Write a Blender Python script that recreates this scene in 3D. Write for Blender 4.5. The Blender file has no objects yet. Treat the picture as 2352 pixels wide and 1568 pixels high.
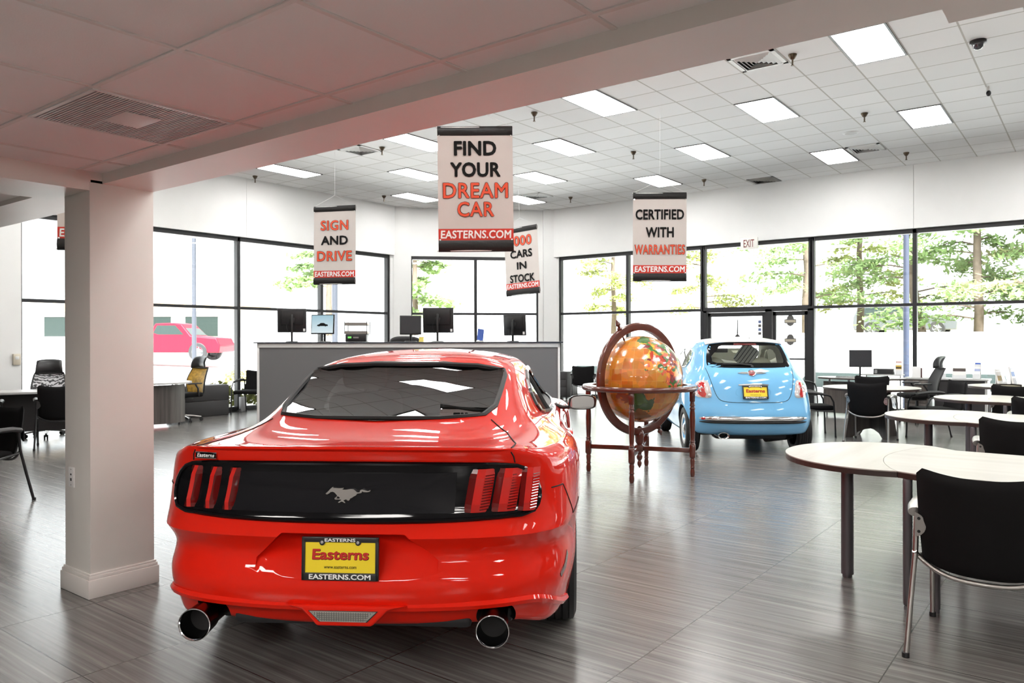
import bpy, bmesh, math, random
from mathutils import Vector, Matrix
from mathutils.bvhtree import BVHTree

R = math.radians
random.seed(7)
SC = bpy.context.scene
COL = SC.collection

# ------------------------------------------------------------ camera, world, light, exposure
cam_data = bpy.data.cameras.new("camera")
cam = bpy.data.objects.new("camera", cam_data)
COL.objects.link(cam)
cam_data.sensor_width = 36.0
cam_data.lens = 27.06
cam_data.clip_start = 0.05
cam_data.clip_end = 400
cam_data.dof.use_dof = True
cam_data.dof.focus_distance = 3.5
cam_data.dof.aperture_fstop = 9.0
CAM_H = 1.46
_yaw, _pit, _rol = R(37.4016), R(-0.0969), R(-0.1005)
_f = Vector((math.cos(_yaw) * math.cos(_pit), math.sin(_yaw) * math.cos(_pit), math.sin(_pit)))
_r0 = Vector((math.sin(_yaw), -math.cos(_yaw), 0))
_u0 = _r0.cross(_f)
_r = _r0 * math.cos(_rol) + _u0 * math.sin(_rol)
_u = _u0 * math.cos(_rol) - _r0 * math.sin(_rol)
cam.matrix_world = Matrix(((_r.x, _u.x, -_f.x, 0), (_r.y, _u.y, -_f.y, 0), (_r.z, _u.z, -_f.z, CAM_H), (0, 0, 0, 1)))
SC.camera = cam

SC.view_settings.view_transform = 'Standard'
SC.view_settings.look = 'None'
SC.view_settings.gamma = 1.0
SC.view_settings.use_curve_mapping = False
SC.view_settings.exposure = 1.12

world = bpy.data.worlds.new("overcast_sky")
SC.world = world
world.use_nodes = True
_bg = world.node_tree.nodes['Background']
_bg.inputs['Color'].default_value = (0.95, 0.98, 1.0, 1)
_bg.inputs['Strength'].default_value = 2.0

sun_data = bpy.data.lights.new("sun", 'SUN')
sun_data.energy = 20.0
sun_data.angle = R(12)
sun = bpy.data.objects.new("sun", sun_data)
COL.objects.link(sun)
sun.rotation_euler = Vector((0.42, 0.48, -0.77)).to_track_quat('-Z', 'Y').to_euler()   # from behind the building

try:
    SC.cycles.use_denoising = True
    SC.cycles.max_bounces = 8
    SC.cycles.diffuse_bounces = 4
    SC.cycles.glossy_bounces = 4
    SC.cycles.transmission_bounces = 6
    SC.cycles.transparent_max_bounces = 16
    SC.cycles.caustics_reflective = False
    SC.cycles.caustics_refractive = False
    SC.cycles.sample_clamp_indirect = 6.0
except Exception:
    pass

CEIL_LAMP = 10.0      # emission of the recessed ceiling panels

# ------------------------------------------------------------ materials
MATS = {}


def lin(c):
    return tuple(((x / 255.0) / 12.92 if x / 255.0 <= 0.04045 else ((x / 255.0 + 0.055) / 1.055) ** 2.4) for x in c)


def mat(name, rgb, rough=0.5, metal=0.0, coat=0.0, spec=0.5, emit=None, emit_s=0.0, var=0.0, vscale=8.0, bump=0.0, bscale=60.0, trans=0.0, coat_r=0.03, coat_ior=1.5):
    """Principled material; var adds a noise variation of the base colour, bump a fine noise relief."""
    if name in MATS:
        return MATS[name]
    m = bpy.data.materials.new(name)
    m.use_nodes = True
    nt = m.node_tree
    b = nt.nodes['Principled BSDF']
    b.inputs['Base Color'].default_value = (*rgb, 1)
    b.inputs['Roughness'].default_value = rough
    b.inputs['Metallic'].default_value = metal
    b.inputs['Coat Weight'].default_value = coat
    b.inputs['Coat Roughness'].default_value = coat_r
    b.inputs['Coat IOR'].default_value = coat_ior
    b.inputs['Specular IOR Level'].default_value = spec
    b.inputs['Transmission Weight'].default_value = trans
    if emit:
        b.inputs['Emission Color'].default_value = (*emit, 1)
        b.inputs['Emission Strength'].default_value = emit_s
    if var or bump:
        tc = nt.nodes.new('ShaderNodeTexCoord')
    if var:
        n = nt.nodes.new('ShaderNodeTexNoise')
        n.inputs['Scale'].default_value = vscale
        n.inputs['Detail'].default_value = 4
        nt.links.new(tc.outputs['Object'], n.inputs['Vector'])
        mx = nt.nodes.new('ShaderNodeMix')
        mx.data_type = 'RGBA'
        mx.inputs[6].default_value = (*[max(0, c * (1 - var)) for c in rgb], 1)
        mx.inputs[7].default_value = (*[min(1, c * (1 + var)) for c in rgb], 1)
        nt.links.new(n.outputs['Fac'], mx.inputs[0])
        nt.links.new(mx.outputs[2], b.inputs['Base Color'])
    if bump:
        n2 = nt.nodes.new('ShaderNodeTexNoise')
        n2.inputs['Scale'].default_value = bscale
        n2.inputs['Detail'].default_value = 3
        nt.links.new(tc.outputs['Object'], n2.inputs['Vector'])
        bp = nt.nodes.new('ShaderNodeBump')
        bp.inputs['Strength'].default_value = bump
        bp.inputs['Distance'].default_value = 0.01
        nt.links.new(n2.outputs['Fac'], bp.inputs['Height'])
        nt.links.new(bp.outputs['Normal'], b.inputs['Normal'])
    MATS[name] = m
    return m


def thin_glass(name, tint=(1, 1, 1), refl=(1, 1, 1), ior=1.45, rough=0.0, boost=1.0):
    m = bpy.data.materials.new(name)
    m.use_nodes = True
    nt = m.node_tree
    nt.nodes.clear()
    out = nt.nodes.new('ShaderNodeOutputMaterial')
    mix = nt.nodes.new('ShaderNodeMixShader')
    tr = nt.nodes.new('ShaderNodeBsdfTransparent')
    tr.inputs['Color'].default_value = (*tint, 1)
    gl = nt.nodes.new('ShaderNodeBsdfGlossy')
    gl.inputs['Color'].default_value = (*refl, 1)
    gl.inputs['Roughness'].default_value = rough
    fr = nt.nodes.new('ShaderNodeFresnel')
    fr.inputs['IOR'].default_value = ior
    mu = nt.nodes.new('ShaderNodeMath')
    mu.operation = 'MULTIPLY'
    mu.use_clamp = True
    mu.inputs[1].default_value = boost
    nt.links.new(fr.outputs[0], mu.inputs[0])
    nt.links.new(mu.outputs[0], mix.inputs[0])
    nt.links.new(tr.outputs[0], mix.inputs[1])
    nt.links.new(gl.outputs[0], mix.inputs[2])
    nt.links.new(mix.outputs[0], out.inputs['Surface'])
    MATS[name] = m
    return m


def wood(name, c1, c2, rough=0.4, axis='X', scale=6.0, stretch=18.0, coat=0.0):
    """Streaky wood grain running along one object axis."""
    m = bpy.data.materials.new(name)
    m.use_nodes = True
    nt = m.node_tree
    b = nt.nodes['Principled BSDF']
    b.inputs['Roughness'].default_value = rough
    b.inputs['Coat Weight'].default_value = coat
    tc = nt.nodes.new('ShaderNodeTexCoord')
    mp = nt.nodes.new('ShaderNodeMapping')
    s = [stretch, stretch, stretch]
    s['XYZ'.index(axis)] = 0.6
    mp.inputs['Scale'].default_value = s
    n = nt.nodes.new('ShaderNodeTexNoise')
    n.inputs['Scale'].default_value = scale / 6.0
    n.inputs['Detail'].default_value = 6
    n.inputs['Roughness'].default_value = 0.65
    rp = nt.nodes.new('ShaderNodeValToRGB')
    rp.color_ramp.elements[0].position = 0.3
    rp.color_ramp.elements[0].color = (*c1, 1)
    rp.color_ramp.elements[1].position = 0.72
    rp.color_ramp.elements[1].color = (*c2, 1)
    nt.links.new(tc.outputs['Object'], mp.inputs['Vector'])
    nt.links.new(mp.outputs[0], n.inputs['Vector'])
    nt.links.new(n.outputs['Fac'], rp.inputs['Fac'])
    nt.links.new(rp.outputs['Color'], b.inputs['Base Color'])
    MATS[name] = m
    return m


def grid_mat(name, bw, rh, off, c1, c2, cm, mortar, rough, streak=None, bump=0.0, spec=0.5):
    """Tiled plane: brick texture without stagger; streak = (dark, light) adds linear grain along Y."""
    m = bpy.data.materials.new(name)
    m.use_nodes = True
    nt = m.node_tree
    L = nt.links.new
    b = nt.nodes['Principled BSDF']
    b.inputs['Roughness'].default_value = rough
    b.inputs['Specular IOR Level'].default_value = spec
    tc = nt.nodes.new('ShaderNodeTexCoord')
    mp = nt.nodes.new('ShaderNodeMapping')
    mp.inputs['Location'].default_value = (off[0], off[1], 0)
    br = nt.nodes.new('ShaderNodeTexBrick')
    br.offset = 0.0
    br.squash = 1.0
    br.inputs['Scale'].default_value = 1.0
    br.inputs['Brick Width'].default_value = bw
    br.inputs['Row Height'].default_value = rh
    br.inputs['Mortar Size'].default_value = mortar
    br.inputs['Mortar Smooth'].default_value = 0.2
    br.inputs['Bias'].default_value = 0.0
    br.inputs['Color1'].default_value = (*c1, 1)
    br.inputs['Color2'].default_value = (*c2, 1)
    br.inputs['Mortar'].default_value = (*cm, 1)
    L(tc.outputs['Object'], mp.inputs['Vector'])
    L(mp.outputs[0], br.inputs['Vector'])
    colour = br.outputs['Color']
    if streak:
        br.inputs['Color1'].default_value = (0, 0, 0, 1)
        br.inputs['Color2'].default_value = (1, 1, 1, 1)
        add = nt.nodes.new('ShaderNodeVectorMath')
        add.operation = 'MULTIPLY_ADD'
        add.inputs[1].default_value = (9.0, 40.0, 0)
        L(br.outputs['Color'], add.inputs[0])
        m2 = nt.nodes.new('ShaderNodeMapping')
        m2.inputs['Scale'].default_value = (40.0, 0.8, 1)
        L(tc.outputs['Object'], m2.inputs['Vector'])
        L(m2.outputs[0], add.inputs[2])
        n = nt.nodes.new('ShaderNodeTexNoise')
        n.inputs['Scale'].default_value = 1.0
        n.inputs['Detail'].default_value = 4
        n.inputs['Roughness'].default_value = 0.6
        L(add.outputs[0], n.inputs['Vector'])
        rp = nt.nodes.new('ShaderNodeValToRGB')
        e = rp.color_ramp.elements
        e[0].position, e[0].color = 0.33, (*streak[0], 1)
        e[1].position, e[1].color = 0.80, (*streak[1], 1)
        mid = e.new(0.55)
        mid.color = (*[(a * 0.68 + c * 0.32) for a, c in zip(*streak)], 1)
        L(n.outputs['Fac'], rp.inputs['Fac'])
        mx = nt.nodes.new('ShaderNodeMix')
        mx.data_type = 'RGBA'
        L(br.outputs['Fac'], mx.inputs[0])
        L(rp.outputs['Color'], mx.inputs[6])
        mx.inputs[7].default_value = (*cm, 1)
        colour = mx.outputs[2]
        rr = nt.nodes.new('ShaderNodeMapRange')
        rr.inputs['To Min'].default_value = rough - 0.02
        rr.inputs['To Max'].default_value = rough + 0.04
        L(n.outputs['Fac'], rr.inputs['Value'])
        L(rr.outputs[0], b.inputs['Roughness'])
    L(colour, b.inputs['Base Color'])
    if bump:
        inv = nt.nodes.new('ShaderNodeMath')
        inv.operation = 'SUBTRACT'
        inv.inputs[0].default_value = 1.0
        L(br.outputs['Fac'], inv.inputs[1])
        bp = nt.nodes.new('ShaderNodeBump')
        bp.inputs['Strength'].default_value = bump
        bp.inputs['Distance'].default_value = 0.004
        L(inv.outputs[0], bp.inputs['Height'])
        L(bp.outputs['Normal'], b.inputs['Normal'])
    MATS[name] = m
    return m


# ------------------------------------------------------------ mesh helpers
class MB:
    """Collects shapes; build() links them as ONE mesh object."""

    def __init__(self, M=None):
        self.v, self.f, self.mi = [], [], []
        self.M = M or Matrix.Identity(4)

    def add(self, verts, faces, m=0):
        o = len(self.v)
        self.v += [tuple(self.M @ Vector(p)) for p in verts]
        self.f += [tuple(i + o for i in f) for f in faces]
        self.mi += [m] * len(faces)
        return self

    def box(self, x0, x1, y0, y1, z0, z1, bev=0.0, m=0, seg=2, T=None):
        if x0 > x1: x0, x1 = x1, x0
        if y0 > y1: y0, y1 = y1, y0
        if z0 > z1: z0, z1 = z1, z0
        bm = bmesh.new()
        bmesh.ops.create_cube(bm, size=1.0)
        for v in bm.verts:
            v.co = Vector(((x0 + x1) / 2 + v.co.x * (x1 - x0), (y0 + y1) / 2 + v.co.y * (y1 - y0), (z0 + z1) / 2 + v.co.z * (z1 - z0)))
        if bev:
            bev = min(bev, 0.49 * min(x1 - x0, y1 - y0, z1 - z0))
            bmesh.ops.bevel(bm, geom=bm.edges[:], offset=bev, segments=seg, affect='EDGES', profile=0.5)
        self._bm(bm, m, T)
        return self

    def _bm(self, bm, m=0, T=None):
        if T is not None:
            bm.transform(T)
        bm.verts.ensure_lookup_table()
        bm.verts.index_update()
        self.add([v.co.copy() for v in bm.verts], [[v.index for v in f.verts] for f in bm.faces], m)
        bm.free()

    def tube(self, pts, r, n=10, closed=False, m=0, caps=True, flat=None):
        """Sweep a circle along points; r may be a list; flat=(a,b) scales the two section axes."""
        pts = [Vector(p) for p in pts]
        k = len(pts)
        rs = r if isinstance(r, (list, tuple)) else [r] * k
        vs, fs = [], []
        prev = None
        for i, p in enumerate(pts):
            if closed:
                t = (pts[(i + 1) % k] - pts[i - 1]).normalized()
            else:
                t = (pts[min(i + 1, k - 1)] - pts[max(i - 1, 0)])
                t = t.normalized() if t.length > 1e-9 else Vector((0, 0, 1))
            if prev is None:
                a = Vector((0, 0, 1)) if abs(t.z) < 0.9 else Vector((1, 0, 0))
                s = t.cross(a).normalized()
            else:
                s = (prev - t * prev.dot(t))
                s = s.normalized() if s.length > 1e-6 else t.orthogonal().normalized()
            prev = s
            w = t.cross(s)
            fa, fb = flat or (1, 1)
            for j in range(n):
                an = 2 * math.pi * j / n
                vs.append(p + s * (math.cos(an) * rs[i] * fa) + w * (math.sin(an) * rs[i] * fb))
        for i in range(k if closed else k - 1):
            a, b = i * n, ((i + 1) % k) * n
            for j in range(n):
                fs.append((a + j, a + (j + 1) % n, b + (j + 1) % n, b + j))
        if caps and not closed:
            fs.append(tuple(range(n))[::-1])
            fs.append(tuple((k - 1) * n + j for j in range(n)))
        return self.add(vs, fs, m)

    def cyl(self, p0, p1, r0, r1=None, n=24, m=0):
        return self.tube([p0, p1], [r0, r0 if r1 is None else r1], n, m=m)

    def lathe(self, prof, n=32, c=(0, 0, 0), m=0, axis='Z', arc=2 * math.pi):
        vs, fs = [], []
        full = abs(arc - 2 * math.pi) < 1e-6
        cols = n if full else n + 1
        for r, z in prof:
            for j in range(cols):
                an = arc * j / n
                x, y = r * math.cos(an), r * math.sin(an)
                if axis == 'Z': p = (x, y, z)
                elif axis == 'X': p = (z, x, y)
                else: p = (x, z, y)
                vs.append((p[0] + c[0], p[1] + c[1], p[2] + c[2]))
        for i in range(len(prof) - 1):
            for j in range(cols if full else n):
                j2 = (j + 1) % cols
                fs.append((i * cols + j, i * cols + j2, (i + 1) * cols + j2, (i + 1) * cols + j))
        return self.add(vs, fs, m)

    def prism(self, poly, d0, d1, plane='XY', m=0):
        """Extrude a 2-D outline; plane names the outline's axes, d runs along the third."""
        def P(a, b, d):
            return {'XY': (a, b, d), 'XZ': (a, d, b), 'YZ': (d, a, b)}[plane]
        k = len(poly)
        vs = [P(a, b, d0) for a, b in poly] + [P(a, b, d1) for a, b in poly]
        fs = [tuple(range(k))[::-1], tuple(range(k, 2 * k))]
        fs += [(i, (i + 1) % k, k + (i + 1) % k, k + i) for i in range(k)]
        return self.add(vs, fs, m)

    def grid(self, fn, nu, nv, m=0, closed_u=False):
        vs = [fn(i / nu, j / nv) for i in range(nu if closed_u else nu + 1) for j in range(nv + 1)]
        fs = []
        for i in range(nu):
            i2 = (i + 1) % nu if closed_u else i + 1
            for j in range(nv):
                fs.append((i * (nv + 1) + j, i2 * (nv + 1) + j, i2 * (nv + 1) + j + 1, i * (nv + 1) + j + 1))
        return self.add(vs, fs, m)

    def sphere(self, c, rx, ry=None, rz=None, n=20, k=12, m=0):
        ry = rx if ry is None else ry
        rz = rx if rz is None else rz
        return self.grid(lambda u, v: (c[0] + rx * math.cos(2 * math.pi * u) * math.sin(math.pi * v),
                                       c[1] + ry * math.sin(2 * math.pi * u) * math.sin(math.pi * v),
                                       c[2] - rz * math.cos(math.pi * v)), n, k, m, closed_u=True)

    def build(self, name, mats, parent=None, ang=38, smooth=True, subsurf=0, weld=True, solid=0.0):
        me = bpy.data.meshes.new(name)
        me.from_pydata(self.v, [], self.f)
        if not isinstance(mats, (list, tuple)):
            mats = [mats]
        for x in mats:
            me.materials.append(x)
        me.polygons.foreach_set('material_index', self.mi)
        bm = bmesh.new()
        bm.from_mesh(me)
        if weld:
            bmesh.ops.remove_doubles(bm, verts=bm.verts, dist=1e-5)
            bmesh.ops.dissolve_degenerate(bm, edges=bm.edges, dist=1e-6)
        bmesh.ops.recalc_face_normals(bm, faces=bm.faces)
        bm.to_mesh(me)
        bm.free()
        o = bpy.data.objects.new(name, me)
        COL.objects.link(o)
        if smooth:
            me.shade_smooth()
            if ang < 180:
                me.set_sharp_from_angle(angle=R(ang))
        if subsurf:
            s = o.modifiers.new('sub', 'SUBSURF')
            s.levels = s.render_levels = subsurf
        if solid:
            s = o.modifiers.new('thick', 'SOLIDIFY')
            s.thickness = solid
            s.offset = 0
        if parent is not None:
            o.parent = parent
        return o


def tag(o, label=None, cat=None, group=None, kind=None):
    if label: o['label'] = label
    if cat: o['category'] = cat
    if group: o['group'] = group
    if kind: o['kind'] = kind
    return o


def thing(name, label, cat, loc=(0, 0, 0), rz=0.0, group=None):
    o = bpy.data.objects.new(name, None)
    o.empty_display_size = 0.1
    COL.objects.link(o)
    o.location = loc
    o.rotation_euler = (0, 0, rz)
    return tag(o, label, cat, group)


KIDS = {}


def copy_tree(o, label, loc, rz, parent=None):
    kids = {}
    for x in COL.objects:
        if x.parent: kids.setdefault(x.parent.name, []).append(x)

    def rec(src, par):
        c = src.copy()
        COL.objects.link(c)
        if par is not None: c.parent = par
        for ch in kids.get(src.name, []): rec(ch, c)
        return c
    c = rec(o, parent)
    c.location = loc
    c.rotation_euler = (0, 0, rz)
    if label: c['label'] = label
    return c


def struct(name, mb, m, parent=None, **k):
    o = mb.build(name, m, parent, **k)
    if parent is None: o['kind'] = 'structure'
    return o


def T(loc=(0, 0, 0), rz=0.0, rx=0.0, ry=0.0):
    return Matrix.Translation(loc) @ Matrix.Rotation(rz, 4, 'Z') @ Matrix.Rotation(ry, 4, 'Y') @ Matrix.Rotation(rx, 4, 'X')


def text_shape(s, size=1.0, offset=0.0, shear=0.0, extrude=0.0, spacing=1.0, resolution=3):
    """Text as plain vertex / face lists, centred on its own box; returns verts, faces, width, height."""
    cu = bpy.data.curves.new('txt', 'FONT')
    cu.body = s
    cu.size = size
    cu.offset = offset
    cu.shear = shear
    cu.extrude = extrude
    cu.space_character = spacing
    cu.resolution_u = resolution
    ob = bpy.data.objects.new('txt', cu)
    COL.objects.link(ob)
    dg = bpy.context.evaluated_depsgraph_get()
    dg.update()
    me = ob.evaluated_get(dg).to_mesh()
    vs = [v.co.copy() for v in me.vertices]
    fs = [tuple(p.vertices) for p in me.polygons]
    ob.evaluated_get(dg).to_mesh_clear()
    bpy.data.objects.remove(ob)
    bpy.data.curves.remove(cu)
    x0, x1 = min(v.x for v in vs), max(v.x for v in vs)
    y0, y1 = min(v.y for v in vs), max(v.y for v in vs)
    for v in vs:
        v.x -= (x0 + x1) / 2
        v.y -= (y0 + y1) / 2
    return vs, fs, x1 - x0, y1 - y0


def put_text(mb, s, cx, cz, w=None, h=None, y=0.0, bold=0.0, shear=0.0, m=0, grow=0.0, thick=0.0008, spacing=1.0):
    """Text standing upright in the XZ plane facing -Y, fitted to width w and height h."""
    vs, fs, tw, th = text_shape(s, 1.0, 0.0, shear, 0.0, spacing)
    tw, th = tw + 2 * bold, th + 2 * bold
    sx = (w / tw) if w else None
    sz = (h / th) if h else None
    if sx is None: sx = sz
    if sz is None: sz = sx
    ring = [(0, 0)] + ([(math.cos(a) * bold, math.sin(a) * bold) for a in [2 * math.pi * i / 8 for i in range(8)]] if bold > 0.004 else [])
    for n, (dx, dz) in enumerate(ring):          # strokes thickened by fanned copies
        mb.add([(cx + (v.x + dx) * sx, y - n * 4e-6, cz + (v.y + dz) * sz) for v in vs], fs, m)
    return mb
# ------------------------------------------------------------ the setting: room shell
CZ, LZ, BZ = 4.84, 2.421, 2.36         # showroom ceiling, low ceiling, beam underside
XR, YL = 16.63, 14.22                  # right window wall, left window wall
HZ, TZ = 3.61, 2.14                    # window head, transom bar
BX0, BX1 = 2.083, 2.384                 # beam
X0, Y0 = -4.2, -7.0                    # room's back walls

m_white = mat('white_wall_paint', (0.80, 0.80, 0.79), 0.55, var=0.03, vscale=3, bump=0.03, bscale=250)
m_cream = mat('cream_pillar_paint', (0.78, 0.745, 0.70), 0.42, var=0.03, vscale=4, bump=0.02, bscale=200)
m_backwall = mat('taupe_back_wall_paint', (0.36, 0.345, 0.335), 0.6)
m_trim = mat('white_gloss_trim', (0.80, 0.76, 0.72), 0.3)
m_black = mat('black_window_frame', (0.012, 0.012, 0.014), 0.4)
m_glass = thin_glass('clear_window_glass', (0.97, 0.985, 0.98), ior=1.38)
m_floor = grid_mat('dark_streaked_floor_tile', 0.469, 0.925, (-1.992 + 0.469 * 40, -1.676 + 0.925 * 40), (0, 0, 0), (1, 1, 1),
                   (0.035, 0.032, 0.03), 0.003, 0.23, streak=((0.105, 0.10, 0.095), (0.31, 0.295, 0.28)), bump=0.3, spec=0.8)
m_ceil = grid_mat('white_acoustic_tile', 0.6, 0.597, (-8.92 + 0.6 * 40, -1.81 + 0.597 * 40), (0.80, 0.795, 0.785), (0.87, 0.865, 0.855),
                  (0.50, 0.48, 0.44), 0.011, 0.85, bump=0.3)
m_low = mat('low_ceiling_tile', (0.86, 0.85, 0.84), 0.8, var=0.03, vscale=2, bump=0.06, bscale=180)

mb = MB(); mb.box(X0, XR + 0.2, Y0, YL + 0.2, -0.12, 0.0)
struct('floor', mb, m_floor, smooth=False)
mb = MB(); mb.box(BX1, XR + 0.2, Y0, YL + 0.2, CZ, CZ + 0.12)
struct('ceiling', mb, m_ceil, smooth=False)
mb = MB(); mb.box(X0, BX0 + 0.01, Y0, 4.56, LZ, LZ + 0.12)
mb.box(X0, BX0, 4.555, YL + 0.2, LZ - 0.03, LZ + 0.09)
struct('ceiling_low', mb, m_low, smooth=False)

# downstand beam, its bulkhead to the left of the pillar, and the deeper head at the right
mb = MB()
mb.box(BX0, BX1, Y0, YL + 0.15, BZ, CZ + 0.1)
mb.box(X0, 2.012, 4.55, 5.05, 2.313, LZ + 0.1)
mb.box(2.012, BX0, 4.55, YL + 0.15, BZ, LZ + 0.1)
mb.box(BX1, 2.50, Y0, 0.343, BZ, CZ + 0.1)
struct('trim_1', mb, m_cream, smooth=False)

# ceiling grid bars of the low ceiling
mb = MB()
for k in range(11):
    x = 1.95 - 0.6 * k
    mb.box(x - 0.011, x + 0.011, Y0, 4.55, LZ - 0.006, LZ + 0.01, 0.002, seg=1)
for k in range(-14, 5):
    y = 1.80 + 0.609 * k
    mb.box(X0, BX0, y - 0.011, y + 0.011, LZ - 0.0055, LZ + 0.01, 0.002, seg=1)
for k in range(5):
    mb.box(X0, BX0, 5.055 + 0.9 * k, 5.075 + 0.9 * k, LZ - 0.036, LZ - 0.02)
struct('trim_2', mb, mat('ceiling_grid_bar', (0.74, 0.70, 0.67), 0.5), smooth=False)

# pillar with its plinth
PX0, PX1, PY0, PY1 = 2.012, 2.384, 4.55, 4.875
mb = MB(); mb.box(PX0, PX1, PY0, PY1, 0.0, BZ + 0.02, 0.006, seg=2)
struct('wall_pillar', mb, m_cream)
mb = MB()
for d, z0, z1 in ((0.020, 0.0, 0.105), (0.014, 0.105, 0.125), (0.008, 0.125, 0.138)):
    mb.box(PX0 - d, PX1 + d, PY0 - d, PY1 + d, z0, z1, 0.004, seg=2)
struct('baseboard_pillar', mb, m_trim)

# walls that close the room behind the camera
mb = MB(); mb.box(X0 - 0.15, X0, Y0, YL + 0.2, 0, CZ); struct('wall_back', mb, m_backwall, smooth=False)
mb = MB(); mb.box(X0, XR + 0.2, Y0 - 0.15, Y0, 0, CZ + 0.1); struct('wall_near', mb, m_backwall, smooth=False)

# left window wall (y = YL): solid part, header panels, end column
mb = MB()
mb.box(X0, 5.15, YL, YL + 0.2, 0, CZ)
mb.box(4.55, 5.15, YL - 0.14, YL, 0, CZ)
for a, b in ((5.15, 9.385), (9.39, 13.62)):
    mb.box(a, b, YL - 0.09, YL + 0.2, HZ, CZ)
mb.box(13.53, 14.05, YL - 0.02, YL + 0.2, 0, CZ)
struct('wall_left', mb, m_white, smooth=False)

# chamfer wall across the far corner
A, B = Vector((13.97, 14.04, 0)), Vector((16.44, 11.58, 0))
ch_len = (B - A).length
ch_rz = math.atan2(B.y - A.y, B.x - A.x)
MC = T(A, ch_rz)
mb = MB(MC)
mb.box(-0.12, ch_len + 0.12, 0.0, 0.2, HZ, CZ)
mb.box(-0.30, 0.10, 0.0, 0.2, 0, HZ)
mb.box(ch_len - 0.10, ch_len + 0.34, 0.0, 0.2, 0, HZ)
mb.box(-0.34, 0.02, -0.14, 0.05, 0, CZ)
mb.box(ch_len + 0.02, ch_len + 0.36, -0.14, 0.05, 0, CZ)
struct('wall_far', mb, m_white, smooth=False)

# right window wall (x = XR)
mb = MB()
for a, b in ((Y0, 2.868), (2.874, 11.30)):
    mb.box(XR - 0.09, XR + 0.2, a, b, HZ, CZ)
mb.box(XR - 0.02, XR + 0.2, 11.17, 11.75, 0, CZ)
struct('wall_right', mb, m_white, smooth=False)


def window(name, M, cols, z0, z1, bars, w=0.075, d=0.13):
    """Black storefront framing along local X with one glass pane object as its child."""
    mb = MB(M)
    x0, x1 = cols[0], cols[-1]
    for c in cols:
        mb.box(c - w / 2, c + w / 2, -d / 2, d / 2, z0, z1, 0.004, seg=1)
    mb.box(x0, x1, -d / 2, d / 2, z1 - 0.085, z1, 0.004, seg=1)
    mb.box(x0, x1, -d / 2, d / 2, z0, z0 + 0.09, 0.004, seg=1)
    for zb in bars:
        mb.box(x0, x1, -d * 0.42, d * 0.42, zb - 0.03, zb + 0.03, 0.004, seg=1)
    fr = struct(name, mb, m_black)
    g = MB(M)
    g.box(x0, x1, 0.012, 0.018, z0 + 0.05, z1 - 0.04)
    g.build('window_glass', m_glass, fr, smooth=False)
    return fr


window('window_1', T((0, YL + 0.07, 0)), [5.18, 7.05, 9.265, 11.417, 13.50], 0.0, HZ, [TZ])
window('window_2', MC @ T((0, 0.07, 0)), [0.09, 1.75, ch_len - 0.11], 0.0, HZ, [TZ])
MR = T((XR + 0.07, 0, 0), R(-90))       # local +X runs towards -Y
window('window_3', MR, [-11.16, -9.18, -7.25], 0.0, HZ, [TZ])
window('window_4', MR, [-4.80, -2.87, -0.95, 0.95, 2.9, 4.9, 6.9], 0.0, HZ, [TZ])
fr = window('window_5', MR, [-7.21, -4.84], 2.10, HZ, [])

# entrance: a door leaf and a side leaf, each with its own frame and glass
def door(name, x0, x1):
    mb = MB(MR)
    for a, b, c, d in ((x0, x0 + 0.07, 0.02, 2.07), (x1 - 0.07, x1, 0.02, 2.07), (x0, x1, 0.02, 0.16), (x0, x1, 1.98, 2.07)):
        mb.box(a, b, -0.03, 0.03, c, d, 0.004, seg=1)
    o = struct(name, mb, m_black)
    g = MB(MR); g.box(x0 + 0.05, x1 - 0.05, -0.004, 0.004, 0.1, 2.0)
    g.build('door_glass', m_glass, o, smooth=False)
    h = MB(MR)
    h.box(x0 + 0.06, x1 - 0.06, -0.075, -0.045, 1.03, 1.07, 0.01)
    for xx in (x0 + 0.07, x1 - 0.09):
        h.box(xx, xx + 0.025, -0.06, 0.0, 1.035, 1.065)
    h.build('push_bar', mat('dark_aluminium', (0.05, 0.05, 0.055), 0.35, 0.6), o)
    return o


d1 = door('door_1', -7.12, -5.80)
d2 = door('door_2', -5.64, -4.90)
mb = MB(MR)
mb.box(-7.21, -7.13, -0.07, 0.07, 0, 2.12); mb.box(-5.79, -5.65, -0.07, 0.07, 0, 2.12); mb.box(-4.89, -4.78, -0.07, 0.07, 0, 2.12)
mb.box(-7.21, -4.78, -0.07, 0.07, 2.075, 2.16)
struct('trim_3', mb, m_black, smooth=False)

# baseboards and window sill strips
mb = MB(); mb.box(X0, 5.15, YL - 0.02, YL, 0, 0.12); struct('baseboard_left', mb, m_trim, smooth=False)

# roof overhang outside, over the window walls
mb = MB()
mb.box(X0, 14.3, YL + 0.2, YL + 1.7, HZ + 0.12, HZ + 0.32)
mb.box(XR + 0.2, XR + 1.7, Y0, 11.6, HZ + 0.12, HZ + 0.32)
mb.M = MC
mb.box(-0.3, ch_len + 0.3, 0.2, 1.7, HZ + 0.12, HZ + 0.32)
struct('trim_4', mb, mat('pale_soffit', (0.75, 0.75, 0.74), 0.7), smooth=False)
# ------------------------------------------------------------ ceiling fittings
m_lamp = mat('lit_light_diffuser', (0.9, 0.9, 0.9), 0.6, emit=(1.0, 0.985, 0.96), emit_s=CEIL_LAMP)
m_vent = mat('white_vent_metal', (0.72, 0.72, 0.70), 0.45)
m_dark = mat('dark_void', (0.015, 0.014, 0.014), 0.8)
m_brass = mat('dark_brass', (0.10, 0.075, 0.05), 0.4, 0.7)
m_satin = mat('satin_silver_metal', (0.42, 0.41, 0.40), 0.32, 1.0)
m_chrome = mat('chrome', (0.85, 0.85, 0.86), 0.06, 1.0)
m_blackplastic = mat('black_plastic', (0.012, 0.012, 0.013), 0.38)

ORD = ['first', 'second', 'third', 'fourth', 'fifth', 'sixth']


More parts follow.
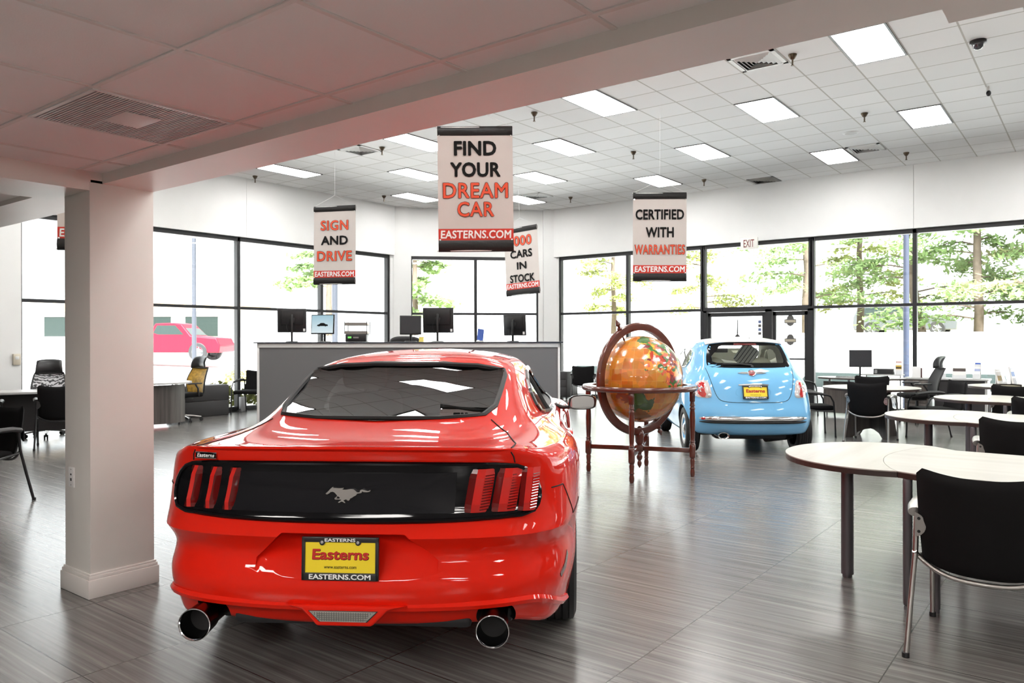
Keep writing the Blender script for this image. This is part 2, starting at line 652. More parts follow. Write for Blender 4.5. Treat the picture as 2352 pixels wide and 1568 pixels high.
def ceiling_light(z=CZ, lx=1.2, ly=0.597):
    t = thing('ceiling_light', '', 'ceiling light', (0, 0, 0), 0, 'recessed ceiling light panels')
    mb = MB()
    w = 0.022
    mb.box(-lx / 2 + .008, lx / 2 - .008, -ly / 2 + .008, -ly / 2 + w + .008, -0.010, 0.004)
    mb.box(-lx / 2 + .008, lx / 2 - .008, ly / 2 - w - .008, ly / 2 - .008, -0.010, 0.004)
    mb.box(-lx / 2 + .008, -lx / 2 + w + .008, -ly / 2 + .008, ly / 2 - .008, -0.010, 0.004)
    mb.box(lx / 2 - w - .008, lx / 2 - .008, -ly / 2 + .008, ly / 2 - .008, -0.010, 0.004)
    mb.build('frame', m_black, t, smooth=False)
    mb = MB(); mb.box(-lx / 2 + .03, lx / 2 - .03, -ly / 2 + .03, ly / 2 - .03, -0.006, 0.0)
    mb.build('diffuser', m_lamp, t, smooth=False)
    return t


lamp0 = ceiling_light()
first = True
ROWN = {0: 'row nearest the beam', 1: 'second row from the beam', 2: 'third row from the beam', 3: 'farthest row from the beam'}
for k in range(-3, 4):
    base = 1.81 if k % 2 == 0 else 3.60
    n = 0
    for j in range(-2, 4):
        y = base + 3.582 * j
        x = 8.92 + 1.8 * k
        if y > 13 or y < -6.5: continue
        seen = k >= 0 and y > 1.5
        if seen:
            lab = 'lit ceiling light panel in the %s, %s from the right' % (ROWN[k], ORD[n]); n += 1
        else:
            lab = 'lit ceiling light panel out of view, above the red car side of the showroom'
        if first:
            o = lamp0; first = False
            o.location = (x + 0.6, y + 0.2985, CZ); o['label'] = lab
        else:
            o = copy_tree(lamp0, lab, (x + 0.6, y + 0.2985, CZ), 0)
        if not seen: o['group'] = 'ceiling lights above and behind the camera'

# unseen troffers behind the camera, most of them added to brighten the low ceiling
m_lamp2 = mat('lit_low_diffuser', (0.9, 0.9, 0.9), 0.6, emit=(1.0, 0.96, 0.92), emit_s=19.0)
for i, (x, y) in enumerate(((-1.35, 0.89), (-1.35, 2.72), (-1.35, -1.54), (0.75, -2.76), (-3.0, -3.4))):
    o = copy_tree(lamp0, 'unseen ceiling light panel in the low ceiling behind the camera', (x, y, LZ), R(90))
    o['group'] = 'ceiling lights behind the camera'
    for ch in [c for c in COL.objects if c.parent == o and c.name.startswith('diffuser')]:
        ch.data = ch.data.copy(); ch.data.materials[0] = m_lamp2


def square_vent(label, x, y, z=CZ, s=0.56, dark=False):
    t = thing('ceiling_vent', label, 'ceiling vent', (x, y, z), 0, 'square ceiling vents')
    mb = MB()
    for a, b, c, d in ((-s/2, s/2, -s/2, -s/2 + .05), (-s/2, s/2, s/2 - .05, s/2), (-s/2, -s/2 + .05, -s/2, s/2), (s/2 - .05, s/2, -s/2, s/2)):
        mb.box(a, b, c, d, -0.012, 0.0)
    mb.build('frame', m_vent if not dark else mat('grey_vent_metal', (0.25, 0.24, 0.22), 0.5), t, smooth=False)
    mb = MB(); mb.box(-s/2 + .04, s/2 - .04, -s/2 + .04, s/2 - .04, -0.002, 0.0)
    mb.build('duct_opening', m_dark, t, smooth=False)
    mb = MB()
    for i in range(5):
        r = s / 2 - 0.055 - i * 0.044
        q = r - 0.036
        for a in range(4):
            M = Matrix.Rotation(a * math.pi / 2, 4, 'Z')
            vs = [M @ Vector(p) for p in ((-r, r, -0.004), (r, r, -0.004), (q, q, -0.030), (-q, q, -0.030))]
            mb.add(vs + [v + Vector((0, 0, 0.003)) for v in vs], [(0, 1, 2, 3), (7, 6, 5, 4), (0, 4, 5, 1), (2, 6, 7, 3)])
    mb.build('louvre', m_vent if not dark else MATS['grey_vent_metal'], t, smooth=False)


square_vent('white louvred ceiling vent beside the largest ceiling light at upper right', 9.22, 3.30)
square_vent('louvred ceiling vent near the beam, left of the dream car banner', 9.24, 10.45)
square_vent('louvred ceiling vent near the window wall above the exit sign side', 14.62, 3.30)
square_vent('dark grey ceiling vent touching the wall above the certified warranties banner', 16.2, 5.66, dark=True)
square_vent('small ceiling vent in the far corner right of the dream car banner', 14.66, 10.48)

# round speaker in a ceiling tile
t = thing('ceiling_speaker', 'round white speaker grille set in a ceiling tile', 'speaker', (13.38, 3.24, CZ))
mb = MB(); mb.lathe([(0.0, -0.012), (0.10, -0.012), (0.125, -0.006), (0.13, 0.0)], 28); mb.build('rim', m_vent, t)
mb = MB(); mb.lathe([(0.0, -0.014), (0.092, -0.0135), (0.094, -0.0115)], 28); mb.build('grille', mat('speaker_grille', (0.5, 0.49, 0.47), 0.6), t)


def sprinkler():
    t = thing('sprinkler_head', '', 'sprinkler', (0, 0, 0), 0, 'sprinkler heads')
    mb = MB(); mb.lathe([(0, 0.0), (0.05, 0.0), (0.05, -0.012), (0.028, -0.05), (0.018, -0.06), (0, -0.06)], 18); mb.build('escutcheon_cup', m_brass, t)
    mb = MB(); mb.cyl((0, 0, -0.05), (0, 0, -0.13), 0.011, n=10)
    mb.lathe([(0, -0.135), (0.02, -0.135), (0.02, -0.129), (0, -0.129)], 14); mb.build('deflector', m_brass, t)
    return t


sp0 = sprinkler()
SPR = [(9.28, 2.90, 'sprinkler head beside the louvred vent at upper right'),
       (9.29, 6.68, 'sprinkler head right of the dream car banner, close to the beam'),
       (12.34, 2.80, 'sprinkler head between the two rightmost light panels'),
       (9.33, 9.99, 'sprinkler head left of the dream car banner, below the beam'),
       (12.31, 6.66, 'sprinkler head in the middle of the white showroom ceiling'),
       (15.40, 2.79, 'sprinkler head at the right, near the window wall'),
       (9.36, 13.79, 'sprinkler head above the left window wall'),
       (15.36, 6.64, 'sprinkler head above the certified warranties banner'),
       (12.48, 13.3, 'sprinkler head above the sign and drive banner'),
       (15.30, 9.95, 'sprinkler head above the far corner column')]
for i, (x, y, l) in enumerate(SPR):
    if i == 0:
        sp0.location = (x, y, CZ); sp0['label'] = l
    else:
        copy_tree(sp0, l, (x, y, CZ), 0)

t = thing('dome_camera', 'small black dome security camera on the ceiling', 'camera', (10.14, 1.10, CZ))
mb = MB(); mb.lathe([(0, 0), (0.085, 0), (0.085, -0.03), (0.07, -0.04), (0, -0.04)], 20); mb.build('base', m_blackplastic, t)
mb = MB(); mb.lathe([(0.062, -0.038), (0.055, -0.075), (0.03, -0.098), (0, -0.104)], 20); mb.build('dome', mat('smoked_dome', (0.05, 0.05, 0.06), 0.05, coat=1), t)
t = thing('alarm_sensor', 'tiny dark sensor hanging from the ceiling at the right edge', 'sensor', (12.08, 1.2, CZ))
mb = MB(); mb.lathe([(0, 0), (0.022, 0), (0.018, -0.05), (0, -0.05)], 12); mb.build('stem', m_vent, t)
mb = MB(); mb.sphere((0.0, -0.01, -0.085), 0.03, 0.03, 0.04, 12, 8); mb.build('sensor_eye', m_blackplastic, t)

# return-air grille in the low ceiling
t = thing('return_air_grille', 'square ribbed return air grille in the low ceiling at upper left', 'ceiling vent', (1.65, 3.325, LZ))
s = 0.575
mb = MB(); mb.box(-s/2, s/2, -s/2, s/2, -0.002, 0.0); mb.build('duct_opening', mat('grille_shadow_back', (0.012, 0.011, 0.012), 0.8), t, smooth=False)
mb = MB()
for i in range(42):
    x = -s/2 + 0.006 + i * (s - 0.012) / 41
    mb.box(x - 0.0027, x + 0.0027, -s/2, s/2, -0.008, -0.001)
mb.build('grille_ribs', mat('grille_rib_metal', (0.74, 0.71, 0.70), 0.45), t, smooth=False)
mb = MB()
mb.box(-s/2 - .012, s/2 + .012, -s/2 - .012, -s/2 + .004, -0.010, 0.0); mb.box(-s/2 - .012, s/2 + .012, s/2 - .004, s/2 + .012, -0.010, 0.0)
mb.box(-s/2 - .012, -s/2 + .004, -s/2, s/2, -0.010, 0.0); mb.box(s/2 - .004, s/2 + .012, -s/2, s/2, -0.010, 0.0)
mb.build('frame', m_vent, t, smooth=False)
mb = MB(); mb.box(-0.085, 0.075, -0.11, 0.10, -0.011, -0.007, 0.003); mb.build('damper_plate', MATS['grille_rib_metal'], t)

# ------------------------------------------------------------ hanging banners
m_cloth = mat('pale_banner_vinyl', (0.58, 0.535, 0.505), 0.5, var=0.04, vscale=6)
m_bblack = mat('black_vinyl', (0.012, 0.011, 0.011), 0.36, spec=0.3, bump=0.35, bscale=26)
m_bred = mat('red_print', (0.62, 0.032, 0.014), 0.45)
m_ink = mat('black_print', (0.010, 0.010, 0.010), 0.6, spec=0.1)
m_wprint = mat('white_print', (0.86, 0.86, 0.85), 0.5)
m_redink = mat('orange_red_print', (0.74, 0.075, 0.022), 0.45)
m_string = mat('white_cord', (0.75, 0.75, 0.74), 0.6)


def banner(label, x, y, ztop, rz, lines, W=0.76, H=1.27, roll=0.0, bands=(0.095, 0.118, 0.115)):
    t = thing('hanging_banner', label, 'banner', (x, y, ztop), rz, 'hanging sales banners')
    t.rotation_euler = (0, roll, rz)
    bt, bb, br = bands
    

    def wv(u, v):
        return 0.004 * math.sin(5.1 * u + 2.0 * v) * math.sin(3.0 * v + 1)

    def sheet(name, z0, z1, m, d=0.0, amp=1.0, bulge=0.0):
        mb = MB()
        mb.grid(lambda u, v: (-W/2 + W*u, -d - bulge * math.sin(math.pi * v) + amp * wv(u, (z0 + (z1 - z0) * v)), -(z0 + (z1 - z0) * v)), 14, max(4, int(14 * (z1 - z0) / H)))
        mb.grid(lambda u, v: (-W/2 + W*u, 0.003 + d + bulge * math.sin(math.pi * v) + amp * wv(u, (z0 + (z1 - z0) * v)), -(z0 + (z1 - z0) * v)), 14, max(4, int(14 * (z1 - z0) / H)))
        return mb.build(name, m, t, weld=False)
    sheet('banner_sheet', 0.01, H - 0.01, m_cloth)
    sheet('top_band', 0.0, bt, m_bblack, 0.002, 1, 0.012)
    sheet('bottom_band', H - bb, H, m_bblack, 0.002, 1, 0.014)
    sheet('red_band', H - bb - br, H - bb, m_bred, 0.0015)
    for s, zc, w, h, col in lines:
        mk, mr, mo = MB(), MB(), MB()
        if col == 'k':
            put_text(mk, s, 0, -zc, w, h, -0.008, 0.036, spacing=1.03)
        else:
            put_text(mo, s, 0, -zc, w * 1.015, h * 1.05, -0.0075, 0.040, spacing=1.06)
            put_text(mr, s, 0, -zc, w, h, -0.0088, 0.016, spacing=1.06)
        if mk.v: mk.build('black_lettering', m_ink, t, smooth=False)
        if mr.v:
            a = mr.build('red_lettering', m_redink, t, smooth=False)
            mo.build('letter_outline', m_ink, a, smooth=False)
    me = MB(); put_text(me, 'EASTERNS.COM', 0, -(H - bb - br * 0.5), W * 0.94, br * 0.72, -0.010, 0.026, 0.06, spacing=1.03)
    me.build('white_lettering', m_wprint, t, smooth=False)
    for q in (0.012, H - 0.012):
        mb = MB(); mb.tube([(-W/2 - 0.012, 0.0015, -q), (W/2 + 0.012, 0.0015, -q)], 0.007, 8)
        mb.build('dowel', m_string, t)
    mb = MB()
    zc = CZ - ztop
    mb.tube([(-W/2 - 0.005, 0, -0.01), (0, 0, 0.17), (W/2 + 0.005, 0, -0.01)], 0.0022, 5)
    mb.tube([(0, 0, 0.17), (0, 0, zc)], 0.0018, 5)
    mb.build('cord', m_string, t)
    for xx in (-W/2 + 0.018, W/2 - 0.018):
        for zz in (-bt - 0.004, -(H - bb) + 0.004):
            mb = MB(); mb.lathe([(0, -0.011), (0.008, -0.011), (0.010, -0.007)], 12, (xx, 0, zz), axis='Y')
            mb.build('grommet', m_chrome, t)
    return t


RZ0 = R(37.4 - 90)
banner('large white banner reading find your dream car, nearest to the camera', 5.965, 5.03, 3.625, RZ0 + R(2), [
    ('FIND', 0.225, 0.43, 0.150, 'k'), ('YOUR', 0.440, 0.51, 0.152, 'k'), ('DREAM', 0.650, 0.655, 0.155, 'r'), ('CAR', 0.840, 0.37, 0.150, 'r')], roll=R(-0.6))
banner('white banner reading sign and drive, hanging above the reception counter', 8.385, 10.12, 3.70, RZ0 - R(14), [
    ('SIGN', 0.325, 0.50, 0.165, 'r'), ('AND', 0.575, 0.49, 0.152, 'k'), ('DRIVE', 0.835, 0.63, 0.165, 'r')], H=1.31, roll=R(0.3))
banner('white banner reading certified with warranties, left of the exit sign', 10.02, 5.00, 3.565, RZ0 - R(2), [
    ('CERTIFIED', 0.315, 0.69, 0.150, 'k'), ('WITH', 0.570, 0.40, 0.150, 'k'), ('WARRANTIES', 0.815, 0.71, 0.140, 'r')], roll=R(0.2))
banner('white banner reading 1000 cars in stock, half hidden behind the large banner', 11.5, 8.60, 3.57, RZ0 - R(36), [
    ('1000', 0.255, 0.50, 0.190, 'r'), ('CARS', 0.500, 0.50, 0.150, 'k'), ('IN', 0.720, 0.22, 0.140, 'k'), ('STOCK', 0.955, 0.56, 0.150, 'k')], roll=R(-3.2))
banner('banner almost wholly hidden behind the pillar, its red and black foot showing', 3.63, 8.03, 3.64, RZ0 + R(8), [])

# exit sign over the entrance
t = thing('exit_sign', 'white exit sign hanging over the entrance doors', 'sign', (16.42, 6.06, 3.55), R(-90))
mb = MB(); mb.box(-0.185, 0.185, -0.03, 0.03, -0.125, 0.125, 0.008); mb.build('sign_box', mat('white_sign_plastic', (0.83, 0.81, 0.76), 0.4), t)
mb = MB(); put_text(mb, 'EXIT', 0, 0, 0.235, 0.165, -0.0315, 0.012); mb.build('lettering', mat('dark_red_print', (0.17, 0.025, 0.02), 0.5), t, smooth=False)
mb = MB(); mb.box(-0.03, 0.03, 0.02, 0.105, 0.02, 0.08); mb.build('wall_bracket', m_vent, t, smooth=False)

# switch plate on the pillar, thermostat on the left wall column
t = thing('outlet_plate', 'white outlet plate low on the side of the pillar', 'outlet', (PX0, 4.78, 0.665), R(-90))
mb = MB(); mb.box(-0.035, 0.035, -0.006, 0.002, -0.058, 0.058, 0.003); mb.build('plate', mat('white_plate_plastic', (0.8, 0.79, 0.78), 0.35), t)
mb = MB(); mb.box(-0.008, 0.008, -0.0075, 0.0, -0.022, -0.006); mb.lathe([(0, -0.008), (0.006, -0.008), (0.006, -0.004)], 12, (0, 0, 0.016), axis='Y'); mb.build('socket_hole', m_blackplastic, t)
mb = MB()
for zz in (-0.045, 0.045): mb.lathe([(0, -0.0075), (0.004, -0.0072), (0.004, -0.004)], 10, (0, 0, zz), axis='Y')
mb.build('screw', m_satin, t)
t = thing('wall_thermostat', 'beige wall control box on the white column at far left', 'thermostat', (5.07, YL - 0.14, 1.16))
mb = MB(); mb.box(-0.055, 0.055, -0.045, 0, -0.09, 0.09, 0.008); mb.build('casing', mat('beige_plastic', (0.62, 0.56, 0.45), 0.5), t)
mb = MB(); mb.box(-0.03, 0.03, -0.049, -0.044, 0.0, 0.05, 0.002); mb.build('dial_window', m_vent, t)
# ------------------------------------------------------------ car bodies: shared helpers
def lerp_keys(keys, n=18):
    """keys {column: value} -> value per column, straight between the keys."""
    ks = sorted(keys)
    out = []
    for c in range(n):
        if c <= ks[0]: out.append(keys[ks[0]]); continue
        if c >= ks[-1]: out.append(keys[ks[-1]]); continue
        for a, b in zip(ks, ks[1:]):
            if a <= c <= b:
                t = (c - a) / (b - a)
                out.append(keys[a] * (1 - t) + keys[b] * t)
                break
    return out


def shell_mesh(rings, creases, level=2):
    """Half-shell of stacked plan rings, mirrored at x=0, closed and subdivided; returns a mesh."""
    bm = bmesh.new()
    cl = bm.edges.layers.float.new('crease_edge')
    V = [[bm.verts.new(p) for p in r] for r in rings]
    n = len(rings[0])
    for a, b in zip(V, V[1:]):
        for i in range(n - 1):
            bm.faces.new((a[i], a[i + 1], b[i + 1], b[i]))
    bm.edges.ensure_lookup_table()
    for k, (c0, c1, val) in creases:
        for i in range(c0, c1):
            e = bm.edges.get((V[k][i], V[k][i + 1]))
            if e: e[cl] = val
    geom = bm.verts[:] + bm.edges[:] + bm.faces[:]
    bmesh.ops.mirror(bm, geom=geom, matrix=Matrix.Identity(4), merge_dist=1e-4, axis='X')
    bmesh.ops.remove_doubles(bm, verts=bm.verts, dist=1e-4)
    bmesh.ops.recalc_face_normals(bm, faces=bm.faces)
    me = bpy.data.meshes.new('shell')
    bm.to_mesh(me)
    bm.free()
    o = bpy.data.objects.new('shell', me)
    COL.objects.link(o)
    s = o.modifiers.new('s', 'SUBSURF'); s.levels = level; s.render_levels = level
    dg = bpy.context.evaluated_depsgraph_get(); dg.update()
    out = bpy.data.meshes.new_from_object(o.evaluated_get(dg))
    bpy.data.objects.remove(o)
    return out


def bvh_of(me):
    bm = bmesh.new(); bm.from_mesh(me)
    t = BVHTree.FromBMesh(bm)
    bm.free()
    return t


def cut(me, cutters):
    """Subtract closed cutter meshes (list of MB) from a closed mesh, one after the other; a cut that collapses is dropped."""
    for c in cutters:
        q = c.build('cutter', [], None, smooth=False)
        o = bpy.data.objects.new('cutting', me)
        COL.objects.link(o)
        b = o.modifiers.new('b', 'BOOLEAN'); b.operation = 'DIFFERENCE'; b.solver = 'EXACT'; b.object = q
        dg = bpy.context.evaluated_depsgraph_get(); dg.update()
        out = bpy.data.meshes.new_from_object(o.evaluated_get(dg))
        bpy.data.objects.remove(o)
        mq = q.data
        bpy.data.objects.remove(q); bpy.data.meshes.remove(mq)
        if len(out.polygons) > .5 * len(me.polygons): me = out
        else: print('cut dropped')
    return me


def finish(me, name, mats, parent, ang=35):
    me.materials.clear()
    for m in (mats if isinstance(mats, (list, tuple)) else [mats]): me.materials.append(m)
    me.name = name
    o = bpy.data.objects.new(name, me)
    COL.objects.link(o)
    me.shade_smooth(); me.set_sharp_from_angle(angle=R(ang))
    o.parent = parent
    return o


class Proj:
    """Drops outline points onto a car body along one axis."""

    def __init__(self, bvh, way):
        self.b, self.w = bvh, way

    def __call__(self, a, b, off=0.0):
        if self.w == 'rear': o, d = Vector((a, -1, b)), Vector((0, 1, 0))
        elif self.w == 'right': o, d = Vector((2, a, b)), Vector((-1, 0, 0))
        elif self.w == 'left': o, d = Vector((-2, a, b)), Vector((1, 0, 0))
        elif self.w == 'front': o, d = Vector((a, 9, b)), Vector((0, -1, 0))
        else: o, d = Vector((a, b, 4)), Vector((0, 0, -1))
        h = self.b.ray_cast(o, d)
        if h[0] is None:
            n = self.b.find_nearest(o + d * 1.2)
            return n[0] - d * off
        return h[0] - d * off


def smooth_poly(pts, it=2, closed=True):
    """Chaikin corner cutting."""
    for _ in range(it):
        q = []
        k = len(pts)
        for i in range(k if closed else k - 1):
            a, b = pts[i], pts[(i + 1) % k]
            q += [(a[0] * .75 + b[0] * .25, a[1] * .75 + b[1] * .25), (a[0] * .25 + b[0] * .75, a[1] * .25 + b[1] * .75)]
        pts = q if closed else [pts[0]] + q + [pts[-1]]
    return pts


def dense(pts, step=0.03, closed=True):
    q = []
    k = len(pts)
    for i in range(k if closed else k - 1):
        a, b = pts[i], pts[(i + 1) % k]
        n = max(1, int(math.hypot(b[0] - a[0], b[1] - a[1]) / step))
        q += [(a[0] + (b[0] - a[0]) * j / n, a[1] + (b[1] - a[1]) * j / n) for j in range(n)]
    if not closed: q.append(pts[-1])
    return q


def patch(mb, pr, outline, off=0.004, rings=5, skirt=0.02, m=0, step=0.03, centre=None, dome=0.0):
    """A skin that follows the body inside an outline, standing off a little, with a turned-in rim."""
    o = dense(outline, step)
    k = len(o)
    cx = centre[0] if centre else sum(p[0] for p in o) / k
    cy = centre[1] if centre else sum(p[1] for p in o) / k
    vs, fs = [pr(cx, cy, off + dome)], []
    for r in range(1, rings + 1):
        t = r / rings
        for p in o:
            vs.append(pr(cx + (p[0] - cx) * t, cy + (p[1] - cy) * t, off + dome * (1 - t ** 2)))
    for p in o:
        vs.append(pr(p[0], p[1], off - skirt))
    for i in range(k):
        fs.append((0, 1 + i, 1 + (i + 1) % k))
    for r in range(rings):
        a, b = 1 + r * k, 1 + (r + 1) * k
        for i in range(k):
            fs.append((a + i, b + i, b + (i + 1) % k, a + (i + 1) % k))
    mb.add(vs, fs, m)
    return mb


def even_out(mb, n_rim):
    """Replaces the y of a glass pane by a smooth quadric fitted to its rim."""
    import numpy as np
    rim = np.array(mb.v[-n_rim:])
    def terms(x, z): return np.stack([np.ones_like(x), z, x * x, z * z], 1)
    k = np.linalg.lstsq(terms(rim[:, 0], rim[:, 2]), rim[:, 1], rcond=None)[0]
    a = np.array(mb.v)
    y = terms(a[:, 0], a[:, 2]) @ k
    mb.v = [(p[0], float(q), p[2]) for p, q in zip(mb.v, y)]


def ribbon(mb, pr, line, w=0.006, off=0.002, closed=False, step=0.03, m=0, r=None):
    """A thin round bead laid on the body along a line."""
    pts = [pr(a, b, off) for a, b in dense(line, step, closed)]
    return mb.tube(pts, w / 2, 6, closed=closed, m=m)


def make_wheel(parent, c, rad, width, rim_r, mats, side, spokes=10, style='alloy'):
    """tyre, rim and centre cap of one wheel; axle along X, side=+1 for the right of the car."""
    w = thing_part('wheel', parent)
    w.location = c
    mb = MB()
    h = width / 2
    prof = [(rim_r, -h * .8), (rim_r + .01, -h * .92), (rad - .045, -h), (rad - .012, -h * .9), (rad, -h * .72)]
    for i in range(5):
        z = -h * .72 + i * (h * 1.44) / 5
        d = h * 1.44 / 5
        prof += [(rad, z + d * .12), (rad, z + d * .82), (rad - .007, z + d * .86), (rad - .007, z + d * .98)]
    prof += [(rad, h * .72), (rad - .012, h * .9), (rad - .045, h), (rim_r + .01, h * .92), (rim_r, h * .8)]
    mb.lathe(prof, 56, axis='X')
    mb.build('tyre', mats[0], w, ang=30)
    s = side
    mb = MB()
    mb.lathe([(rim_r, -h * .8), (rim_r - .015, -h * .6), (rim_r - .03, 0), (rim_r - .015, h * .7), (rim_r + .004, h * .8 * 1), (rim_r + .004, h * .84)], 48, axis='X')
    mb.build('rim_barrel', mats[1] if style == 'alloy' else m_wheelblack, w)
    if style == 'alloy':
        mb = MB()
        for i in range(spokes):
            a = 2 * math.pi * i / spokes
            M = Matrix.Rotation(a, 4, 'X')
            vs = [M @ Vector(p) for p in ((s*h*.45, -.024, .04), (s*h*.45, .024, .04), (s*h*.72, .016, rim_r - .012), (s*h*.72, -.016, rim_r - .012),
                                          (s*h*.2, -.024, .04), (s*h*.2, .024, .04), (s*h*.5, .016, rim_r - .012), (s*h*.5, -.016, rim_r - .012))]
            mb.add(vs, [(0, 1, 2, 3), (4, 7, 6, 5), (0, 4, 5, 1), (2, 6, 7, 3), (1, 5, 6, 2), (0, 3, 7, 4)])
        mb.lathe([(0, s*h*.5), (.05, s*h*.5), (.065, s*h*.4), (.065, s*h*.15)], 24, axis='X')
        mb.build('spoke_star', mats[1], w, ang=25)
        mb = MB(); mb.lathe([(0, -s*h*.15), (.15, -s*h*.15), (.15, -s*h*.05), (0, -s*h*.05)], 32, axis='X'); mb.build('brake_disc', MATS['satin_silver_metal'], w)
    else:
        mb = MB()
        mb.lathe([(rim_r, s*h*.80), (rim_r - .012, s*h*.86), (rim_r - .05, s*h*.80), (rim_r - .055, s*h*.74)], 48, axis='X')
        mb.build('white_rim_band', mats[2], w)
        mb = MB()
        mb.lathe([(rim_r - .054, s*h*.74), (rim_r - .075, s*h*.60), (.10, s*h*.66), (.085, s*h*.72)], 48, axis='X')
        mb.build('painted_wheel_disc', mats[1], w)
        mb = MB()
        mb.lathe([(0, s*h*.95), (.03, s*h*.94), (.065, s*h*.84), (.088, s*h*.70)], 32, axis='X')
        mb.build('chrome_hub_cap', MATS['chrome'], w)
    return w


def thing_part(name, parent):
    o = bpy.data.objects.new(name, None)
    o.empty_display_size = 0.05
    COL.objects.link(o)
    o.parent = parent
    return o


m_yellow = mat('yellow_plate', (0.92, 0.70, 0.025), 0.4)
m_redlet = mat('plate_red_print', (0.55, 0.018, 0.012), 0.45)
m_rubber = mat('black_rubber', (0.010, 0.010, 0.011), 0.62)
m_wheelblack = mat('black_wheel_paint', (0.018, 0.018, 0.02), 0.25, 0.3)
m_tailred = mat('red_lamp_lens', (0.66, 0.012, 0.008), 0.12, coat=1.0, emit=(0.8, 0.02, 0.01), emit_s=0.0)
m_taildark = mat('deep_red_lamp_lens', (0.16, 0.004, 0.004), 0.12, coat=1.0)
m_gloss = mat('gloss_black_panel', (0.003, 0.003, 0.004), 0.06, spec=0.3)
m_seat = mat('dark_seat_leather', (0.03, 0.028, 0.027), 0.5)
m_dglass = thin_glass('tinted_car_glass', (0.16, 0.165, 0.17), ior=1.62)
m_seam = mat('dark_panel_gap', (0.012, 0.004, 0.003), 0.8)


def number_plate(parent, c, w=0.313, h=0.172, tilt=0.0):
    p = thing_part('licence_plate', parent)
    p.location = c
    p.rotation_euler = (tilt, 0, 0)
    mb = MB(); mb.box(-w/2 + .01, w/2 - .01, 0.0, 0.003, -h/2 + .008, h/2 - .008); mb.build('yellow_plate', m_yellow, p, smooth=False)
    mb = MB()
    mb.box(-w/2, w/2, -0.006, 0.006, h/2 - .021, h/2, 0.003)
    mb.box(-w/2, w/2, -0.006, 0.006, -h/2, -h/2 + .030, 0.003)
    mb.box(-w/2, -w/2 + .014, -0.006, 0.006, -h/2, h/2, 0.003)
    mb.box(w/2 - .014, w/2, -0.006, 0.006, -h/2, h/2, 0.003)
    for xx in (-.073, .073): mb.cyl((xx, -0.0062, h/2 - .022), (xx, 0.0, h/2 - .022), 0.011, n=16)
    mb.build('plate_frame', m_blackplastic, p, weld=False)
    mb = MB()
    for xx in (-.073, .073): mb.lathe([(0, -0.0095), (0.006, -0.009), (0.007, -0.006)], 14, (xx, 0, h/2 - .020), axis='Y')
    mb.build('plate_screw', m_chrome, p)
    mb = MB(); put_text(mb, 'Easterns', 0, 0.017, w * 0.735, h * 0.245, -0.0010, 0.032, 0.05); mb.build('red_lettering', m_redlet, p, smooth=False)
    mb = MB(); put_text(mb, 'Easterns', 0.0010, 0.0158, w * 0.742, h * 0.253, -0.0006, 0.044, 0.05); mb.build('letter_shadow', m_ink, p, smooth=False)
    mb = MB(); put_text(mb, 'www.easterns.com', 0, -0.034, w * 0.42, h * 0.065, -0.0008, 0.01); mb.build('black_lettering', m_ink, p, smooth=False)
    mb = MB(); put_text(mb, 'EASTERNS', 0, h/2 - .0115, w * 0.40, .0135, -0.0066, 0.03); mb.build('white_lettering', m_wprint, p, smooth=False)
    mb = MB(); put_text(mb, 'EASTERNS.COM', 0, -h/2 + .0155, w * 0.80, .0205, -0.0066, 0.03); mb.build('white_lettering', m_wprint, p, smooth=False)
    return p


# ------------------------------------------------------------ the red coupe
CX, CY, CHEAD = 2.01, 2.39, 33.6       # rear bumper centre on the floor, heading from +X
m_red = mat('orange_red_car_paint', (0.74, 0.014, 0.004), 0.55, coat=1.0, coat_r=0.02, spec=0.05, coat_ior=1.36)
coupe = thing('coupe_car', 'glossy orange red two-door coupe with black tail panel, seen from behind', 'car', (CX, CY, 0), R(CHEAD - 90))

PX = [0, .30, .55, .74, .875, .93, .955, .97, .955, .925, .92, .92, .935, .95, .935, .83, .5, 0]
PY = [0, .008, .04, .11, .26, .50, .75, 1.08, 1.42, 1.9, 2.5, 3.1, 3.45, 3.80, 4.15, 4.5, 4.70, 4.78]


def low_ring(y, dx, z):
    yy = lerp_keys({0: y[0], 3: y[0], 4: y[0] * .6, 6: 0, 14: 0, 15: -y[1], 17: -y[1]})
    xx = lerp_keys(dx)
    zz = lerp_keys(z)
    return [(0 if i in (0, 17) else max(0.02, PX[i] + xx[i]), PY[i] + yy[i], zz[i]) for i in range(18)]


def zk(r, c, s, d, f, fr): return {0: r, 3: r, 4: c, 7: s, 10: d, 13: f, 15: fr, 17: fr}


